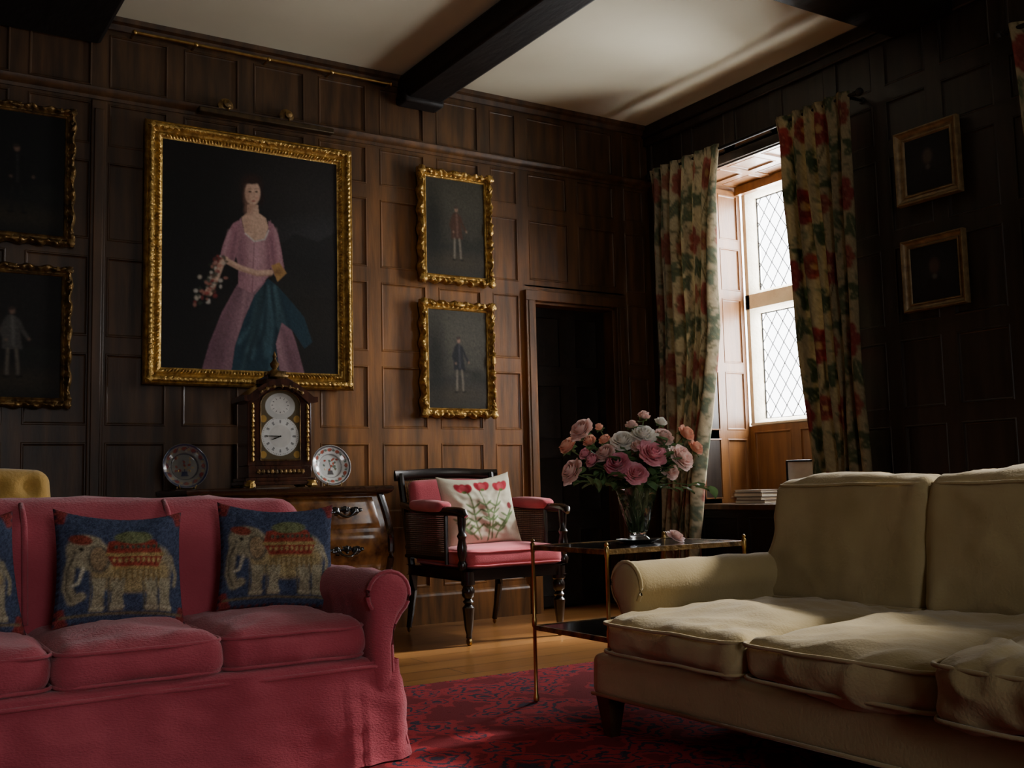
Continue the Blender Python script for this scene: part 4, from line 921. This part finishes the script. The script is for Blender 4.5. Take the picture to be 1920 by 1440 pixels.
def rose(px,py,dep,rad,kind,mi):
    py-=2
    pos=V0+rv*(px*PX)+dv*dep+Vector((0,0,.215+py*PX))
    e=empty('rose',tuple(pos),f'{CN[mi]} garden rose in the glass vase','rose',group='roses in the vase')
    out=(rv*(px*PX)*1.0+dv*(dep-.13)+Vector((random.uniform(-.04,.04),random.uniform(-.04,.04),.15+py*PX*.5))).normalized()
    b=bpy.data.objects.new('bloom',shape(kind,mi));b.scale=(rad,rad,rad);b.rotation_mode='QUATERNION';b.rotation_quaternion=out.to_track_quat('Z','Y');b.location=-out*rad*.45;link(b,e)
    base=V0+Vector((random.uniform(-.015,.015),random.uniform(-.015,.015),.04))-pos
    neck=V0+Vector((out.x*.045,out.y*.045,.21))-pos;p3=-out*rad*.4
    pts=[base,(base+neck)/2,neck,(neck*.55+p3*.45)-out*.02,p3]
    g=G();g.tube(pts,.0028,n=6);obj('stem',g,M_stem,parent=e)
    g=G()
    for k in range(8):
        t=random.uniform(.15,.95);q=neck.lerp(p3,t);dd=Vector((random.gauss(0,1),random.gauss(0,1),random.gauss(.1,.6)));leafg(g,q,dd,random.uniform(.04,.065),(0,0,1))
    for k in range(5):
        a=k*2*pi/5;t1=out.orthogonal().normalized();t2=out.cross(t1);leafg(g,p3,(t1*math.cos(a)+t2*math.sin(a))+out*.2,rad*.8,out)
    obj('leaves',g,M_green,parent=e,sharp=180)
L_=[(-97,104,-.02,.056,'full',1),(-120,74,.0,.048,'half',2),(-117,30,-.04,.058,'full',1),(-37,42,-.10,.053,'full',4),(-6,24,-.12,.050,'full',0),(26,58,-.11,.060,'full',0),(78,50,-.08,.058,'full',1),(14,92,-.05,.054,'full',3),(-24,82,-.05,.052,'full',3),(90,92,-.02,.046,'half',2),(18,126,.0,.032,'half',1),(-55,84,-.02,.032,'half',2),(-82,82,-.03,.036,'half',2),(-62,106,.0,.026,'bud',2),(48,114,.0,.032,'half',3),(-4,110,.02,.034,'half',1),(50,88,-.02,.048,'full',1),(-56,62,-.04,.046,'full',1),(106,66,-.02,.044,'half',2),(58,28,-.04,.044,'full',1),(-78,48,-.04,.040,'half',0),(-5,60,-.02,.048,'full',2),(52,62,-.04,.040,'full',3),(-90,60,-.02,.034,'half',0),(0,70,-.08,.036,'half',1)]
for a in L_: rose(*a)
for k in range(22):
    a=random.uniform(0,2*pi);el=random.uniform(.0,1.0);ln=random.uniform(.14,.25)
    d=(rv*math.cos(a)*1.25+dv*math.sin(a)*.7)*math.cos(el)+Vector((0,0,math.sin(el)));top_=Vector((0,0,.2));
    e=empty('leaf_spray',tuple(V0),'green rose foliage sprig in the glass vase','foliage',group='foliage in the vase')
    g=G();g.tube([Vector((0,0,.05)),top_,top_+d*ln*.5+Vector((0,0,.02)),top_+d*ln],.002,n=5);obj('stem',g,M_stem,parent=e)
    g=G()
    for q in range(10):
        t=.15+.85*q/9;leafg(g,top_+d*ln*t,d+Vector((random.gauss(0,.8),random.gauss(0,.8),random.gauss(0,.5))),random.uniform(.04,.06),(0,0,1))
    obj('leaves',g,M_green,parent=e,sharp=180)
e=empty('rose',(VX+.10,VY-.10,TZ+.012),'fallen pale pink rose lying on the table top','rose')
b=bpy.data.objects.new('bloom',shape('full',1));b.scale=(.04,.04,.034);b.rotation_euler=(.5,.2,0);link(b,e)
# ---------------------------------------------------------------- LEDGE ITEMS
bm_=[((92,70,60),.27,.19,.022),((128,116,100),.25,.18,.02),((60,44,40),.26,.18,.028),((150,140,124),.235,.165,.018)]
z=.691
for i,(c,w,d,h) in enumerate(bm_):
    e=empty('book',(.14,-.86+.01*i,z),['brown','grey-beige','dark brown','pale'][i]+' hardback book in a stack on the window ledge','book',rot=(0,0,random.uniform(-.08,.08)),group='books on the window ledge')
    g=G();g.box(-d/2,d/2,-w/2,w/2,0,.003);g.box(-d/2,d/2,-w/2,w/2,h-.003,h);g.box(d/2-.003,d/2,-w/2,w/2,0,h);obj('cover',g,mat('cloth_cover',c,rough=.8),parent=e)
    g=G();g.box(-d/2+.005,d/2-.003,-w/2+.005,w/2-.005,.003,h-.003);obj('pages',g,mat('paper',(214,204,180),rough=.9),parent=e)
    z+=h+.0005
e=empty('photo_frame',(.06,-1.36,.692),'small black photograph frame standing on the window ledge','photo frame',rot=(.0,0,-pi/2+.7))
g=G();g.box(-.13,.13,-.008,.008,0,.012);g.box(-.13,.13,-.008,.008,.258,.27);g.box(-.13,-.118,-.008,.008,.012,.258);g.box(.118,.13,-.008,.008,.012,.258);obj('frame',g,M_black,parent=e,bevel=.002)
g=G();g.box(-.118,.118,-.002,.006,.012,.258);obj('picture',g,mat('print_paper',(226,224,218),(190,188,182),rough=.3,ns=10),parent=e)
g=G();g.box(-.02,.02,.0,.006,.0,.2);obj('strut',g,M_black,parent=e,loc=(0,.01,0),rot=(-.15,0,0))
# ---------------------------------------------------------------- LIGHTS
def area(name,loc,rot,sx,sy,pw,col,portal=False):
    l=bpy.data.lights.new(name,'AREA');l.shape='RECTANGLE';l.size=sx;l.size_y=sy;l.energy=pw;l.color=col
    if portal:
        try: l.cycles.is_portal=True
        except Exception: l.energy=0
    o=bpy.data.objects.new(name,l);o.location=loc;o.rotation_euler=rot;link(o);return o
area('daylight_bay',(.80,-1.0,2.15),(0,pi/2,0),2.2,2.7,700,(.98,.99,1))
area('portal_second',(.30,-3.95,2.08),(0,pi/2,0),1.85,1.4,1,(1,1,1),True)
area('portal_rear',(-4.55,-9.22,1.75),(pi/2,0,0),1.3,1.5,1,(1,1,1),True)  # covers the added rear opening, fill from behind the camera
area('portal_bay',(.72,-1.09,2.1),(0,pi/2,0),1.7,1.3,1,(1,1,1),True)
s=bpy.data.lights.new('sun','SUN');s.energy=9.5;s.angle=math.radians(8);s.color=(1,.97,.91);so=bpy.data.objects.new('sun',s);so.rotation_euler=Vector((2.6,-.45,2.0)).to_track_quat('Z','Y').to_euler();link(so)
w=bpy.data.worlds.new('World');bpy.context.scene.world=w;w.use_nodes=True;w.node_tree.nodes['Background'].inputs[0].default_value=(.96,.98,1,1);w.node_tree.nodes['Background'].inputs[1].default_value=10.5
# ---------------------------------------------------------------- CAMERA
cam=bpy.data.cameras.new('camera');cam.sensor_width=36;cam.lens=1987.8/1920*36;cam.clip_start=.05
co=bpy.data.objects.new('camera',cam);link(co);R=Matrix.Rotation(-math.radians(32.386),3,'Z')@Matrix.Rotation(pi/2+math.radians(5.602),3,'X')@Matrix.Rotation(math.radians(-1.374),3,'Z')
co.matrix_world=Matrix.Translation((-5.025,-5.969,.83))@R.to_4x4();bpy.context.scene.camera=co
